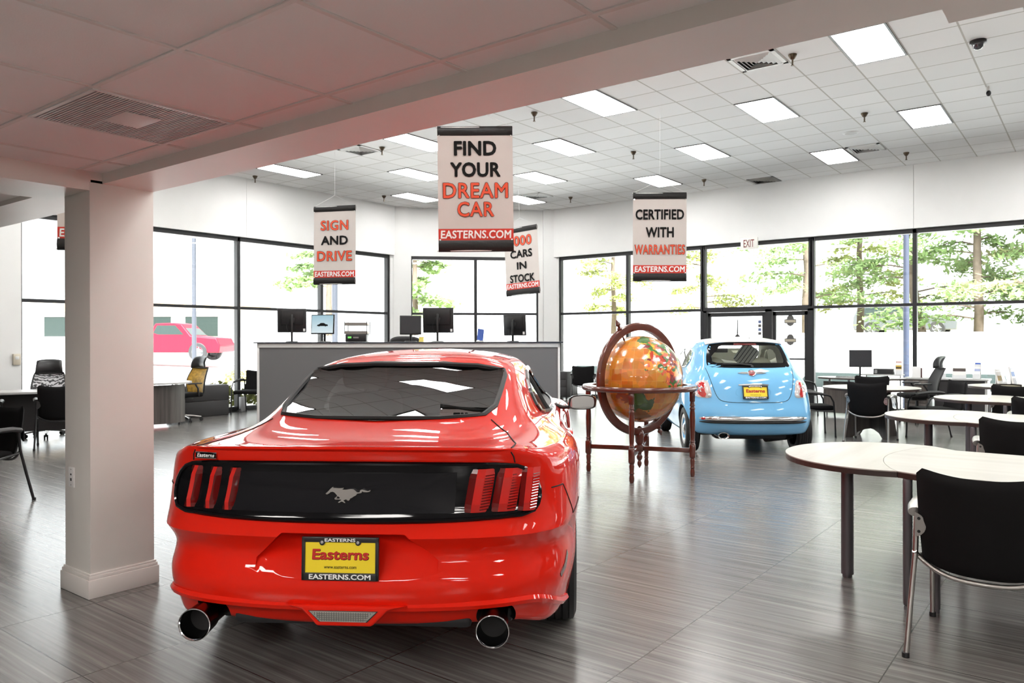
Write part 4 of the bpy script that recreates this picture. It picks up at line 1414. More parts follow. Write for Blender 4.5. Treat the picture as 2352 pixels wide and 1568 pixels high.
c = MB(); c.prism([(-.455, 1.15), (.455, 1.15), (.46, 1.20), (.43, 1.36), (.38, 1.39), (-.38, 1.39), (-.43, 1.36), (-.46, 1.20)], -.5, .95, 'XZ'); cutters.append(c)
fside = [(.98, 1.10), (1.25, 1.075), (1.8, 1.06), (2.12, 1.065), (2.14, 1.09), (1.95, 1.22), (1.75, 1.315), (1.45, 1.345), (1.15, 1.345), (.95, 1.32), (.88, 1.25), (.89, 1.15)]
c = MB(); c.prism(shrink(fside, .012), -1.2, 1.2, 'YZ'); cutters.append(c)
fwind = [(-.60, 1.06), (.60, 1.06), (.56, 1.15), (.49, 1.33), (-.49, 1.33), (-.56, 1.15)]
c = MB(); c.prism(fwind, 1.7, 3.3, 'XZ'); cutters.append(c)
fme = cut(fshell, cutters)
finish(fme, 'body', [m_blue, mat('pale_cabin_lining', (0.50, 0.50, 0.42), .7), m_rubber], hatch, 32)
for p_ in fme.polygons:
    h_ = fbv.find_nearest(p_.center)
    p_.material_index = 0 if h_[3] < .012 else (1 if p_.center.z > .66 else 2)

# white roof skin and its rear spoiler edge
roof = smooth_poly([(-.40, .62), (.40, .62), (.455, .74), (.47, 1.2), (.45, 1.62), (.30, 1.80), (-.30, 1.80), (-.45, 1.62), (-.47, 1.2), (-.455, .74)], 2)
mb = MB(); patch(mb, FT, roof, .005, 7, .012, step=.05, centre=(0, 1.2)); mb.build('roof_panel', m_carwhite, hatch)
mb = MB()
sec = []
for i in range(25):
    u = -1 + i / 12
    x = .50 * u
    p = FR(x * .98, 1.43 - .035 * u ** 4, 0)
    sec.append([(x, p[1] + .02, p[2] - .006), (x, p[1] - .022, p[2] + .002), (x, p[1] - .018, p[2] + .016), (x * .98, p[1] + .10, p[2] + .048)])
mb.add([q for s_ in sec for q in s_], [(i * 4 + j, i * 4 + j + 1, (i + 1) * 4 + j + 1, (i + 1) * 4 + j) for i in range(24) for j in range(3)])
mb.build('roof_spoiler', m_carwhite, hatch)

# rear glass: clear pane inside a wide black border
mb = MB()
o1, o2 = dense(fglass, .03), dense(fhole, .03)


def frame_patch(mb, pr, outer, inner, off=.003, n=64):
    cx = sum(p[0] for p in inner) / len(inner); cy = sum(p[1] for p in inner) / len(inner)

    def polar(poly, a):
        best = None
        d = (math.cos(a), math.sin(a))
        k = len(poly)
        for i in range(k):
            p, q = poly[i], poly[(i+1) % k]
            ex, ey = q[0]-p[0], q[1]-p[1]
            den = d[0]*ey - d[1]*ex
            if abs(den) < 1e-12: continue
            t = ((p[0]-cx)*ey - (p[1]-cy)*ex) / den
            u = ((p[0]-cx)*d[1] - (p[1]-cy)*d[0]) / den
            if t > 0 and -1e-9 <= u <= 1+1e-9: best = t if best is None else max(best, t)
        return (cx + d[0]*best, cy + d[1]*best)
    rows = []
    for i in range(n):
        a = 2*math.pi*i/n
        p, q = polar(outer, a), polar(inner, a)
        rows.append([pr(p[0], p[1], off - .012), pr(p[0], p[1], off), pr((p[0]+q[0])/2, (p[1]+q[1])/2, off), pr(q[0], q[1], off), pr(q[0], q[1], off - .01)])
    mb.add([v for r in rows for v in r], [(i*5+j, i*5+j+1, ((i+1) % n)*5+j+1, ((i+1) % n)*5+j) for i in range(n) for j in range(4)])
    return mb


mb = MB(); patch(mb, FR, shrink(fhole, -.02), 0.001, 6, 0.0, step=.05, centre=(0, 1.27)); mb.build('rear_window', m_cgl, hatch)
mb = MB(); frame_patch(mb, FR, fglass, fhole, .004, 96); mb.build('window_border', m_gloss, hatch)
for pr in (FS, FL):
    mb = MB(); patch(mb, pr, fside, .001, 5, .006, step=.05, centre=(1.4, 1.2)); mb.build('side_window', m_cgl, hatch)
    mb = MB(); ribbon(mb, pr, smooth_poly(fside, 1), .022, .002, True); mb.build('window_trim', m_chrome, hatch)
mb = MB(); patch(mb, FF, shrink(fwind, -.02), .001, 4, .006, step=.06); mb.build('windscreen', m_cgl, hatch)
mb = MB(); patch(mb, FR, [(-.15, 1.392), (.15, 1.392), (.14, 1.414), (-.14, 1.414)], .007, 3, .005, step=.05); mb.build('brake_light', mat('dim_red_lens', (0.12, 0.01, 0.01), 0.2, coat=1), hatch)

# wiper
mb = MB(); mb.tube([FR(.02, 1.135, .014), FR(-.12, 1.15, .02), FR(-.34, 1.148, .014)], [.012, .012, .006], 8)
mb.tube([FR(.02, 1.118, .0), FR(.02, 1.128, .022)], [.022, .016], 12)
mb.build('rear_wiper', m_rubber, hatch)

# hatch gap lines, tail lamps, handle bar, emblem, plate
gap = [(-.545, 1.10), (-.52, .98), (-.49, .86), (-.455, .75), (-.40, .692), (-.25, .678), (.25, .678), (.40, .692), (.455, .75), (.49, .86), (.52, .98), (.545, 1.10)]
mb = MB(); ribbon(mb, FR, smooth_poly(gap, 2, False), .008, .0005); mb.build('hatch_gap', mat('dark_blue_gap', (0.012, 0.03, 0.05), 0.7), hatch)
for s in (-1, 1):
    lamp = thing_part('tail_light', hatch)
    lo = smooth_poly([(s * x, z) for x, z in ((.505, .735), (.60, .728), (.70, .74), (.70, .84), (.675, .92), (.60, .955), (.545, .94), (.525, .86))], 2)
    mb = MB(); patch(mb, FR, lo, .006, 5, .012, step=.03, dome=.012); mb.build('clear_lens', mat('clear_lamp_lens', (0.62, 0.56, 0.55), 0.1, coat=1), lamp)
    ri = smooth_poly([(s * x, z) for x, z in ((.575, .742), (.64, .742), (.675, .80), (.665, .90), (.605, .935), (.575, .90))], 1)
    mb = MB(); patch(mb, FR, ri, .014, 4, .006, step=.03, dome=.006); mb.build('red_lens', mat('bright_red_lens', (0.55, 0.02, 0.02), 0.1, coat=1), lamp)
    q = FR(s * .625, .835, .022)
    mb = MB(); mb.lathe([(.020, -.002), (.030, -.006), (.034, 0), (.030, .004)], 22, tuple(q), axis='Y'); mb.build('lamp_ring', m_chrome, lamp)
    mb = MB(); mb.sphere(FR(s * .54, .762, .01), .022, .012, .022, 14, 8); mb.build('reversing_lens', mat('frosted_lens', (0.7, 0.7, 0.68), 0.15, coat=1), lamp)
mb = MB()
sec = []
for i in range(17):
    u = -1 + i / 8
    x = .185 * u
    e = .6 + .4 * (1 - abs(u) ** 3)
    z = .902 - .006 * u * u
    p = FR(x, z, 0)
    sec.append([(x, p[1] + .004, z + .015 * e), (x, p[1] - .020 * e, z + .008 * e), (x, p[1] - .022 * e, z - .008 * e), (x, p[1] + .004, z - .014 * e)])
mb.add([q for s_ in sec for q in s_], [(i * 4 + j, i * 4 + j + 1, (i + 1) * 4 + j + 1, (i + 1) * 4 + j) for i in range(16) for j in range(3)])
mb.build('tailgate_handle', m_chrome, hatch)
q = FR(0, 1.04, .004)
em = thing_part('tailgate_emblem', hatch); em.location = q
em.rotation_euler = (R(-35), 0, 0)
mb = MB(); mb.lathe([(.036, -.004), (.044, -.010), (.050, -.004), (.048, .004)], 32, axis='Y'); mb.build('emblem_ring', m_chrome, em)
mb = MB(); mb.lathe([(0, -.006), (.037, -.005), (.037, .002)], 28, axis='Y'); mb.build('emblem_disc', mat('emblem_red', (0.35, 0.02, 0.025), 0.25, coat=1), em)
mb = MB(); put_text(mb, 'FIAT', 0, 0, .052, .026, -.0075, 0.01); mb.build('lettering', m_chrome, em, smooth=False)
mb = MB()
for s in (-1, 1):
    pts = [(s * .055, .012), (s * .12, .016), (s * .185, .0), (s * .12, -.012), (s * .055, -.012)]
    mb.prism(pts, -.004, .002, 'XZ')
mb.build('emblem_wing', m_chrome, em, weld=False)
pl = FR(0, .81, .0)
number_plate(hatch, (0.012, pl[1] - .022, .808), tilt=R(-16))
for z0 in (0,):
    mb = MB(); frame_patch(mb, FR, smooth_poly([(-.215, .72), (.225, .72), (.24, .88), (-.23, .88)], 2), smooth_poly([(-.19, .735), (.20, .735), (.212, .872), (-.205, .872)], 2), .005, 60); mb.build('plate_recess_lip', m_blue, hatch)

# chrome bumper bar with black lower half
def bumper_strip(name, za, zb, m, d):
    mb = MB()
    rows = []
    for i in range(49):
        u = -1 + i / 24
        x = .665 * u
        e = (1 - abs(u) ** 10) * .8 + .2
        r = []
        for k in range(6):
            v = k / 5
            z = za + (zb - za) * (.5 + (v - .5) * e)
            p = FR(x, z, 0)
            r.append((p[0], p[1] - d * math.sin(math.pi * (.1 + .8 * v)) * e, z))
        rows.append(r)
    mb.add([q for r in rows for q in r], [(i * 6 + j, i * 6 + j + 1, (i + 1) * 6 + j + 1, (i + 1) * 6 + j) for i in range(48) for j in range(5)])
    return mb.build(name, m, hatch, ang=60)


bumper_strip('chrome_bumper_bar', .448, .508, m_chrome, .030)
bumper_strip('bumper_rubber_strip', .418, .450, m_rubber, .026)
mb = MB(); q = FR(-.625, .478, .034)
mb.box(-.65, -.60, q[1] - .004, q[1] + .02, .464, .492, .008); mb.build('bumper_reflector', MATS['bright_red_lens'], hatch)
mb = MB(); ribbon(mb, FL, [(.27, .50), (.27, .36), (.285, .31)], .03, .002); mb.build('side_marker', MATS['bright_red_lens'], hatch)

# exhaust, antenna, underside
mb = MB(M=T((-.385, .06, .268)))
prof = [(math.cos(a) * .075, math.sin(a) * .042) for a in [2 * math.pi * i / 28 for i in range(28)]]
L = []
for k, y in ((1.0, .25), (1.0, .0), (.96, -.02), (.72, -.012), (.62, .0), (.58, .10)):
    L.append([(a * k, y, b * k) for a, b in prof])
mb.add([p for r in L for p in r], [(i * 28 + j, i * 28 + (j + 1) % 28, (i + 1) * 28 + (j + 1) % 28, (i + 1) * 28 + j) for i in range(5) for j in range(28)])
mb.build('exhaust_tip', mat('brushed_exhaust_steel', (0.5, 0.5, 0.5), 0.15, 1.0), hatch)
mb = MB(M=T((-.385, .06, .268))); mb.prism([(a * .58, b * .58) for a, b in prof], .08, .09, 'XZ'); mb.build('exhaust_bore', m_dark, hatch, smooth=False)
at_ = thing_part('roof_antenna', hatch); at_.location = (.0, .95, 1.505)
mb = MB(); mb.lathe([(0, .03), (.014, .028), (.034, .008), (.038, -.006)], 16); mb.build('antenna_base', m_rubber, at_)
mb = MB(); mb.tube([(0, 0, .015), (0, -.02, .23)], [.009, .005], 8); mb.build('antenna_rod', m_rubber, at_)
mb = MB(); mb.sphere((.10, .72, 1.482), .012, .012, .006, 12, 6); mb.build('roof_washer_nozzle', m_rubber, hatch)
mb = MB(); mb.box(-.45, .45, .25, .5, .20, .29, .03); mb.box(-.62, .62, .5, .62, .22, .30, .03); mb.cyl((.2, .3, .21), (.55, .55, .21), .05, n=14); mb.build('underbody', m_rubber, hatch)
for yy in (FRW, FFW):
    for s in (-1, 1):
        make_wheel(hatch, (s * .705, yy, FTR), FTR, .19, .20, (m_rubber, m_blue, m_carwhite), s, style='disc')
for s in (-1, 1):
    mr = thing_part('door_mirror', hatch); mr.location = (s * .86, 2.02, 1.06)
    mb = MB(); mb.sphere((0, 0, 0), .10, .06, .07, 20, 12); mb.build('mirror_shell', m_chrome, mr)
    mb = MB(); mb.tube([(-s * .05, .01, -.03), (-s * .14, .02, -.045)], .025, 8); mb.build('mirror_arm', m_rubber, mr)

# interior: rear head rests, front seats with striped side, steering wheel, dash
for s in (-1, 1):
    car_seat(hatch, s * .33, 1.05, .52, m_ivory, .48, .52, False)
    mb = MB(); mb.sphere((s * .31 - .03, .80, 1.12), .135, .055, .105, 20, 12); mb.build('rear_headrest', m_ivory, hatch)
    st = car_seat(hatch, s * .34, 1.75, .52, m_ivory, .48, .60, False)
m_stripe = bpy.data.materials.new('striped_fabric'); m_stripe.use_nodes = True
nt = m_stripe.node_tree; tc = nt.nodes.new('ShaderNodeTexCoord'); wv_ = nt.nodes.new('ShaderNodeTexWave'); wv_.bands_direction = 'X'
wv_.inputs['Scale'].default_value = 7.0; wv_.inputs['Distortion'].default_value = 0
rp = nt.nodes.new('ShaderNodeValToRGB'); rp.color_ramp.interpolation = 'CONSTANT'
rp.color_ramp.elements[0].color = (0.92, 0.92, 0.92, 1); rp.color_ramp.elements[1].position = .86; rp.color_ramp.elements[1].color = (0.12, 0.12, 0.16, 1)
nt.links.new(tc.outputs['Object'], wv_.inputs['Vector']); nt.links.new(wv_.outputs['Fac'], rp.inputs[0])
tl = nt.nodes.new('ShaderNodeBsdfTranslucent'); ms = nt.nodes.new('ShaderNodeMixShader'); ms.inputs[0].default_value = .5
nt.links.new(rp.outputs[0], tl.inputs[0]); nt.links.new(rp.outputs[0], nt.nodes['Principled BSDF'].inputs['Base Color'])
nt.links.new(nt.nodes['Principled BSDF'].outputs[0], ms.inputs[1]); nt.links.new(tl.outputs[0], ms.inputs[2]); nt.links.new(ms.outputs[0], nt.nodes['Material Output'].inputs[0])
mb = MB(); mb.box(-.13, .13, -.05, .05, -.16, .16, .05, seg=3)
o = mb.build('striped_front_headrest', m_stripe, hatch); o.location = (.20, 1.28, 1.24); o.rotation_euler = (R(-10), R(38), 0)
mb = MB(); mb.box(-.03, .03, -.05, .05, -.10, .10, .02, seg=2)
o = mb.build('striped_side_bolster', m_stripe, hatch); o.location = (-.48, .62, 1.16); o.rotation_euler = (0, R(8), 0)
mb = MB(); mb.box(-.58, .58, 2.22, 2.42, .75, 1.02, .05, seg=3); mb.build('dashboard', m_ivory, hatch)
mb = MB(); mb.tube([(-.33 + .17 * math.cos(a), 2.1 + .05 * math.sin(a), .97 + .17 * math.sin(a)) for a in [2 * math.pi * i / 28 for i in range(28)]], .016, 8, closed=True); mb.build('steering_wheel', m_ivory, hatch)
mb = MB(); mb.box(-.1, .1, 1.96, 1.99, 1.27, 1.33, .012); mb.build('rear_view_mirror', m_blackplastic, hatch)
# ------------------------------------------------------------ the big gemstone floor globe
m_mahog = mat('dark_mahogany', (0.105, 0.022, 0.012), 0.22, coat=0.7, var=0.35, vscale=14)
GX, GY, GZ, GR = 7.52, 4.0, 1.035, 0.472
g = thing('floor_globe', 'large orange gemstone globe in a turned mahogany floor stand', 'globe', (GX, GY, 0), R(20))


def globe_material():
    m = bpy.data.materials.new('gemstone_mosaic')
    m.use_nodes = True
    nt = m.node_tree
    N, L = nt.nodes.new, nt.links.new
    b = nt.nodes['Principled BSDF']
    b.inputs['Roughness'].default_value = 0.25
    b.inputs['Coat Weight'].default_value = 1.0
    b.inputs['Coat Roughness'].default_value = 0.03
    tc = N('ShaderNodeTexCoord')
    nrm = N('ShaderNodeVectorMath'); nrm.operation = 'NORMALIZE'
    L(tc.outputs['Object'], nrm.inputs[0])
    P = nrm.outputs[0]
    sep = N('ShaderNodeSeparateXYZ'); L(P, sep.inputs[0])
    at = N('ShaderNodeMath'); at.operation = 'ARCTAN2'; L(sep.outputs[1], at.inputs[0]); L(sep.outputs[0], at.inputs[1])
    lat = N('ShaderNodeMath'); lat.operation = 'ARCSINE'; L(sep.outputs[2], lat.inputs[0])
    comb = N('ShaderNodeCombineXYZ'); L(at.outputs[0], comb.inputs[0]); L(lat.outputs[0], comb.inputs[1])
    br = N('ShaderNodeTexBrick'); br.offset = 0.0
    br.inputs['Scale'].default_value = 1.0
    br.inputs['Brick Width'].default_value = 0.2618; br.inputs['Row Height'].default_value = 0.2618
    br.inputs['Mortar Size'].default_value = 0.004
    br.inputs['Color1'].default_value = (0.60, 0.17, 0.012, 1); br.inputs['Color2'].default_value = (0.86, 0.34, 0.04, 1); br.inputs['Mortar'].default_value = (0.78, 0.40, 0.10, 1)
    L(comb.outputs[0], br.inputs['Vector'])
    v0 = N('ShaderNodeTexVoronoi'); v0.inputs['Scale'].default_value = 7.0; L(P, v0.inputs['Vector'])
    mo = N('ShaderNodeMix'); mo.data_type = 'RGBA'; mo.blend_type = 'MULTIPLY'; mo.inputs[0].default_value = 0.30
    L(br.outputs['Color'], mo.inputs[6]); L(v0.outputs['Color'], mo.inputs[7])
    col = mo.outputs[2]
    ns = N('ShaderNodeTexNoise'); ns.inputs['Scale'].default_value = 4.2; ns.inputs['Detail'].default_value = 5
    L(P, ns.inputs['Vector'])
    off = N('ShaderNodeVectorMath'); off.operation = 'MULTIPLY_ADD'; off.inputs[1].default_value = (.55, .55, .55)
    L(ns.outputs['Color'], off.inputs[0])
    sub = N('ShaderNodeVectorMath'); sub.operation = 'SUBTRACT'; sub.inputs[1].default_value = (.275, .275, .275)
    L(P, sub.inputs[0]); L(sub.outputs[0], off.inputs[2])
    PW = off.outputs[0]
    vo = N('ShaderNodeTexVoronoi'); vo.inputs['Scale'].default_value = 8.5; vo.inputs['Randomness'].default_value = 0.9
    L(PW, vo.inputs['Vector'])
    sepc = N('ShaderNodeSeparateColor'); L(vo.outputs['Color'], sepc.inputs[0])
    rp = N('ShaderNodeValToRGB'); rp.color_ramp.interpolation = 'CONSTANT'
    pal = [(0, (0.55, 0.05, 0.015)), (.13, (0.86, 0.30, 0.03)), (.27, (0.04, 0.16, 0.02)), (.42, (0.20, 0.012, 0.012)), (.52, (0.92, 0.47, 0.04)), (.64, (0.42, 0.42, 0.10)), (.72, (0.70, 0.14, 0.06)), (.84, (0.10, 0.25, 0.04)), (.92, (0.8, 0.55, 0.5))]
    e = rp.color_ramp.elements
    e[0].position, e[0].color = pal[0][0], (*pal[0][1], 1)
    e[1].position, e[1].color = pal[1][0], (*pal[1][1], 1)
    for p_, c_ in pal[2:]:
        q = e.new(p_); q.color = (*c_, 1)
    L(sepc.outputs[0], rp.inputs[0])
    # bearings on the sphere, as seen from the doorway side
    tw = Vector((-.883, -.47, 0)); rt = Vector((.47, -.883, 0)); up = Vector((0, 0, 1))
    Rm = Matrix.Rotation(-R(20), 3, 'Z')

    def dirn(x, y):
        return Rm @ (rt * x + up * y + tw * math.sqrt(max(0, 1 - x * x - y * y)))

    def blend(centre, rad, colour_socket, fixed=None):
        nonlocal col
        d = N('ShaderNodeVectorMath'); d.operation = 'DISTANCE'; d.inputs[1].default_value = centre
        L(PW, d.inputs[0])
        lt = N('ShaderNodeMath'); lt.operation = 'LESS_THAN'; lt.inputs[1].default_value = rad
        L(d.outputs['Value'], lt.inputs[0])
        mx = N('ShaderNodeMix'); mx.data_type = 'RGBA'
        L(lt.outputs[0], mx.inputs[0]); L(col, mx.inputs[6])
        if fixed: mx.inputs[7].default_value = (*fixed, 1)
        else: L(colour_socket, mx.inputs[7])
        col = mx.outputs[2]
    green = (0.045, 0.15, 0.012)
    blend(dirn(.62, .50), .44, rp.outputs[0])
    blend(dirn(.80, .10), .34, rp.outputs[0])
    blend(dirn(.30, .42), .20, rp.outputs[0])
    blend(dirn(.28, .78), .26, rp.outputs[0])
    blend(dirn(.10, .92), .20, None, green)
    blend(dirn(-.42, .80), .12, None, (0.35, 0.12, 0.03))
    blend(dirn(-.80, .50), .16, None, (0.55, 0.14, 0.02))
    blend(dirn(.05, -.52), .25, None, (0.035, 0.085, 0.012))
    blend(dirn(-.05, -.38), .17, None, (0.06, 0.14, 0.015))
    blend(dirn(-.30, -.34), .17, None, (0.33, 0.07, 0.012))
    blend(dirn(.02, -.80), .18, None, (0.22, 0.09, 0.02))
    L(col, b.inputs['Base Color'])
    bp = N('ShaderNodeBump'); bp.inputs['Strength'].default_value = 0.35; bp.inputs['Distance'].default_value = 0.01
    L(v0.outputs['Distance'], bp.inputs['Height']); L(bp.outputs[0], b.inputs['Normal'])
    return m


sp = MB(); sp.sphere((0, 0, 0), GR, n=64, k=40)
so = sp.build('globe_sphere', globe_material(), g, ang=180); so.location = (0, 0, GZ)


def flat_ring(r0, r1, h, n=72):
    return [(r0, -h/2), (r0 + .006, -h/2 - .003), (r1 - .012, -h/2), (r1, -h/2 + .012), (r1 + .004, 0), (r1, h/2 - .012), (r1 - .012, h/2), (r0 + .006, h/2 + .003), (r0, h/2), (r0, -h/2)]


mer = MB(); mer.lathe(flat_ring(.530, .612, .06), 96, axis='Y')
mo_ = mer.build('meridian_ring', m_mahog, g); mo_.location = (0, 0, GZ); mo_.rotation_euler = (0, 0, R(-17.6 - 20))
hr = MB(); hr.lathe(flat_ring(.515, .625, .055), 96)
ho = hr.build('horizon_ring', m_mahog, g); ho.location = (0, 0, .945)
# pole knobs along the tilted axis
ax = Matrix.Rotation(R(-17.6 - 20), 4, 'Z') @ Matrix.Rotation(R(-28), 4, 'Y')
for s in (1, -1):
    mb = MB(M=Matrix.Translation((0, 0, GZ)) @ ax @ Matrix.Rotation(0 if s > 0 else math.pi, 4, 'X'))
    mb.lathe([(.010, GR - .01), (.010, .545), (.022, .548), (.022, .612), (.030, .616), (.032, .625), (.016, .635), (.014, .645), (.028, .66), (.030, .675), (.018, .695), (.012, .71), (.004, .725), (0, .727)], 18)
    mb.build('pole_knob', m_mahog, g)


def turned(zs, base=.93):
    return zs


leg_prof = [(0, 0), (.020, 0), (.026, .02), (.028, .05), (.022, .075), (.021, .085), (.028, .095), (.027, .10), (.022, .11), (.026, .15), (.028, .17), (.022, .19), (.030, .20), (.030, .205)]
up_prof = [(.030, .345), (.024, .36), (.030, .372), (.022, .39), (.025, .42), (.029, .52), (.031, .60), (.028, .68), (.024, .71), (.032, .725), (.022, .745), (.030, .757), (.024, .775), (.022, .80)]
for i in range(4):
    M = Matrix.Rotation(i * math.pi / 2, 4, 'Z')
    x = .565
    lo = MB(M=M)
    lo.lathe(leg_prof, 20, (x, 0, 0))
    lo.box(x - .031, x + .031, -.031, .031, .205, .345, .008, seg=2)
    lo.lathe(up_prof, 20, (x, 0, 0))
    lo.box(x - .028, x + .028, -.028, .028, .80, .925, .006, seg=2)
    lo.build('leg', m_mahog, g, weld=False)
    st = MB(M=M); st.box(.03, x - .02, -.018, .018, .255, .305, .005); st.build('stretcher', m_mahog, g)
mb = MB(); mb.box(-.045, .045, -.045, .045, .245, .315, .006)
mb.lathe([(0, .06), (.010, .075), (.022, .095), (.026, .12), (.016, .145), (.030, .165), (.034, .19), (.022, .215), (.030, .245)], 20)
mb.lathe([(.045, .315), (.030, .325), (.044, .345), (.050, .40), (.052, .44), (.040, .47), (.028, .485), (.03, .5), (.026, .51), (.012, .52)], 20)
mb.build('centre_finial', m_mahog, g, weld=False)
# ------------------------------------------------------------ furniture
m_fabric = mat('black_seat_fabric', (0.006, 0.0055, 0.006), 0.85, spec=0.2, bump=0.15, bscale=400)
m_meshback = mat('grey_mesh_back', (0.02, 0.02, 0.022), 0.6)
m_frameblack = mat('black_chair_frame', (0.012, 0.012, 0.013), 0.35)
m_framesilver = mat('silver_chair_frame', (0.46, 0.44, 0.42), 0.3, 1.0)
m_ash = wood('pale_ash_laminate', (0.36, 0.335, 0.305), (0.52, 0.49, 0.455), 0.32, 'X', 4.0, 9.0)
m_ashy = wood('pale_ash_laminate_crosswise', (0.37, 0.345, 0.315), (0.53, 0.50, 0.465), 0.32, 'Y', 4.0, 9.0)
m_edge = mat('dark_brown_edge_band', (0.045, 0.028, 0.024), 0.4)
m_grey = wood('grey_brown_laminate', (0.055, 0.045, 0.04), (0.17, 0.145, 0.13), 0.4, 'Z', 5.0, 22.0)
m_post = mat('dark_bronze_post', (0.13, 0.12, 0.13), 0.35, 0.4)
m_charcoal = mat('charcoal_panel', (0.028, 0.026, 0.027), 0.5)
m_lgrey = mat('light_grey_desk_top', (0.48, 0.48, 0.475), 0.3)


def guest_chair(label, x, y, face, silver=True, first=None):
    """Upholstered arm chair; the sitter looks along +Y of the chair."""
    t = thing('guest_chair', label, 'chair', (x, y, 0), face, 'black guest chairs')
    fm = m_framesilver if silver else m_frameblack
    mb = MB()

    def back(u, v, side):
        w = .262 - .012 * (1 - v)
        xx = (u * 2 - 1)
        X = xx * w
        top = .875 - .035 * (1 - abs(xx) ** 2.2)
        bot = .385 + .045 * abs(xx) ** 3
        # rounded corners
        rc = max(0, abs(xx) - .84) / .16
        top -= .035 * rc ** 3
        bot += .02 * rc ** 3
        Z = bot + (top - bot) * v
        Y = -.255 - .075 * (v - .25) - .055 * (1 - xx * xx) - .02 * math.sin(v * 3.0)
        th = .026 * (1 - abs(xx) ** 6) ** .5 * (1 - abs(2 * v - 1) ** 8) ** .5
        return (X, Y + side * th, Z)
    mb.grid(lambda u, v: back(u, v, 1), 20, 18)
    mb.grid(lambda u, v: back(u, v, -1), 20, 18)
    mb.build('backrest', m_fabric, t, ang=70)
    mb = MB(); mb.box(-.255, .255, -.23, .27, .40, .47, .03, seg=3); mb.build('seat', m_fabric, t)
    for s in (-1, 1):
        mb = MB(); mb.tube([(s * .292, -.385, .012), (s * .283, -.325, .25), (s * .272, -.275, .47), (s * .268, -.262, .645)], .0125, 10); mb.build('leg', fm, t)
        mb = MB(); mb.tube([(s * .285, .275, .012), (s * .285, .265, .30), (s * .285, .245, .53), (s * .284, .20, .615), (s * .283, .13, .637)], .0125, 10); mb.build('leg', fm, t)
        pts = [(s * .270, -.275, .650), (s * .281, -.20, .666), (s * .289, -.08, .666), (s * .290, .06, .652), (s * .287, .15, .632)]
        mb = MB(); mb.tube(pts, [.034, .036, .034, .032, .024], 12, flat=(1, .70)); mb.build('armrest', m_framesilver if silver else m_frameblack, t)
        for yy, sx in ((-.389, .293), (.276, .285)):
            mb = MB(); mb.cyl((s * sx, yy, 0.0), (s * sx, yy, .022), .0165, n=12); mb.build('foot_glide', m_rubber, t)
        br = MB()
        pl = [(0, -.055)] + [(.048 * math.sin(a), -.055 * math.cos(a)) for a in [math.pi * i / 10 for i in range(1, 10)]] + [(0, .055)]
        br.prism([(-s * p + s * .268, q + .60) for p, q in pl], -.318, -.312, 'XZ')
        b_ = br.build('bracket_plate', fm, t, smooth=False)
        for zz in (.57, .63):
            sc = MB(); sc.lathe([(0, -.3215), (.007, -.3205), (.0075, -.317)], 10, (s * .250, 0, zz), axis='Y'); sc.build('bracket_screw', m_rubber, b_)
        mb = MB(); mb.tube([(s * .268, -.27, .445), (s * .27, 0, .395), (s * .283, .255, .39)], .010, 8); mb.build('seat_rail', fm, t)
    pts = []
    for i in range(17):
        xx = -1 + i / 8
        pts.append((xx * .262, -.262 - .05 * (1 - xx * xx), .368 + .075 * abs(xx) ** 3))
    mb = MB(); mb.tube([(-.274, -.285, .47)] + pts + [(.274, -.285, .47)], .0115, 10); mb.build('back_tube', fm, t)
    return t


E_ = R(-90)     # sitter looks along +X
c_s = guest_chair('black guest chair with silver frame in the right foreground, back to the camera', 4.30, .42, E_, True)
copy_tree(c_s, 'black guest chair at the second table from the camera, cut by the right edge', (7.26, .50, 0), E_ + R(2))
copy_tree(c_s, 'black guest chair at the third table, half cut by the right picture edge', (9.92, .47, 0), E_ - R(3))
copy_tree(c_s, 'black guest chair farthest back at the right picture edge, behind the third table', (12.35, .93, 0), E_ + R(6))
copy_tree(c_s, 'black guest chair with silver brackets seen from behind at the round table', (11.97, 2.62, 0), E_)
c_b = guest_chair('black guest chair with black arms beside the blue car, turned towards the round table', 12.16, 3.52, R(-150), False)
copy_tree(c_b, 'black guest chair with curved black arms on the right side of the round table', (12.66, 1.92, 0), R(35))
copy_tree(c_b, 'black guest chair on the far side of the round table, only its back top showing', (13.42, 2.95, 0), R(100))
copy_tree(c_b, 'black guest chair directly beside the blue car tail lamp, nearest the door frame', (14.30, 4.62, 0), R(-105))
copy_tree(c_b, 'black guest chair right of the door frame, at the far desk', (15.30, 4.72, 0), R(-125))
copy_tree(c_b, 'black guest chair between the globe ring and the counter, beside the small drawer cabinet', (15.55, 9.75, 0), R(-60))
copy_tree(c_b, 'black guest chair just left of the reception counter, by the window', (9.10, 13.56, 0), R(120))
copy_tree(c_b, 'black guest chair at the left picture edge, nearest, its splayed legs in full view', (2.50, 7.98, 0), R(105))
copy_tree(c_b, 'black guest chair beside the pillar, in front of the patterned office chair', (4.70, 11.52, 0), R(-24))
copy_tree(c_b, 'black guest chair at the left picture edge, behind the nearest chair', (3.75, 11.75, 0), R(-20))


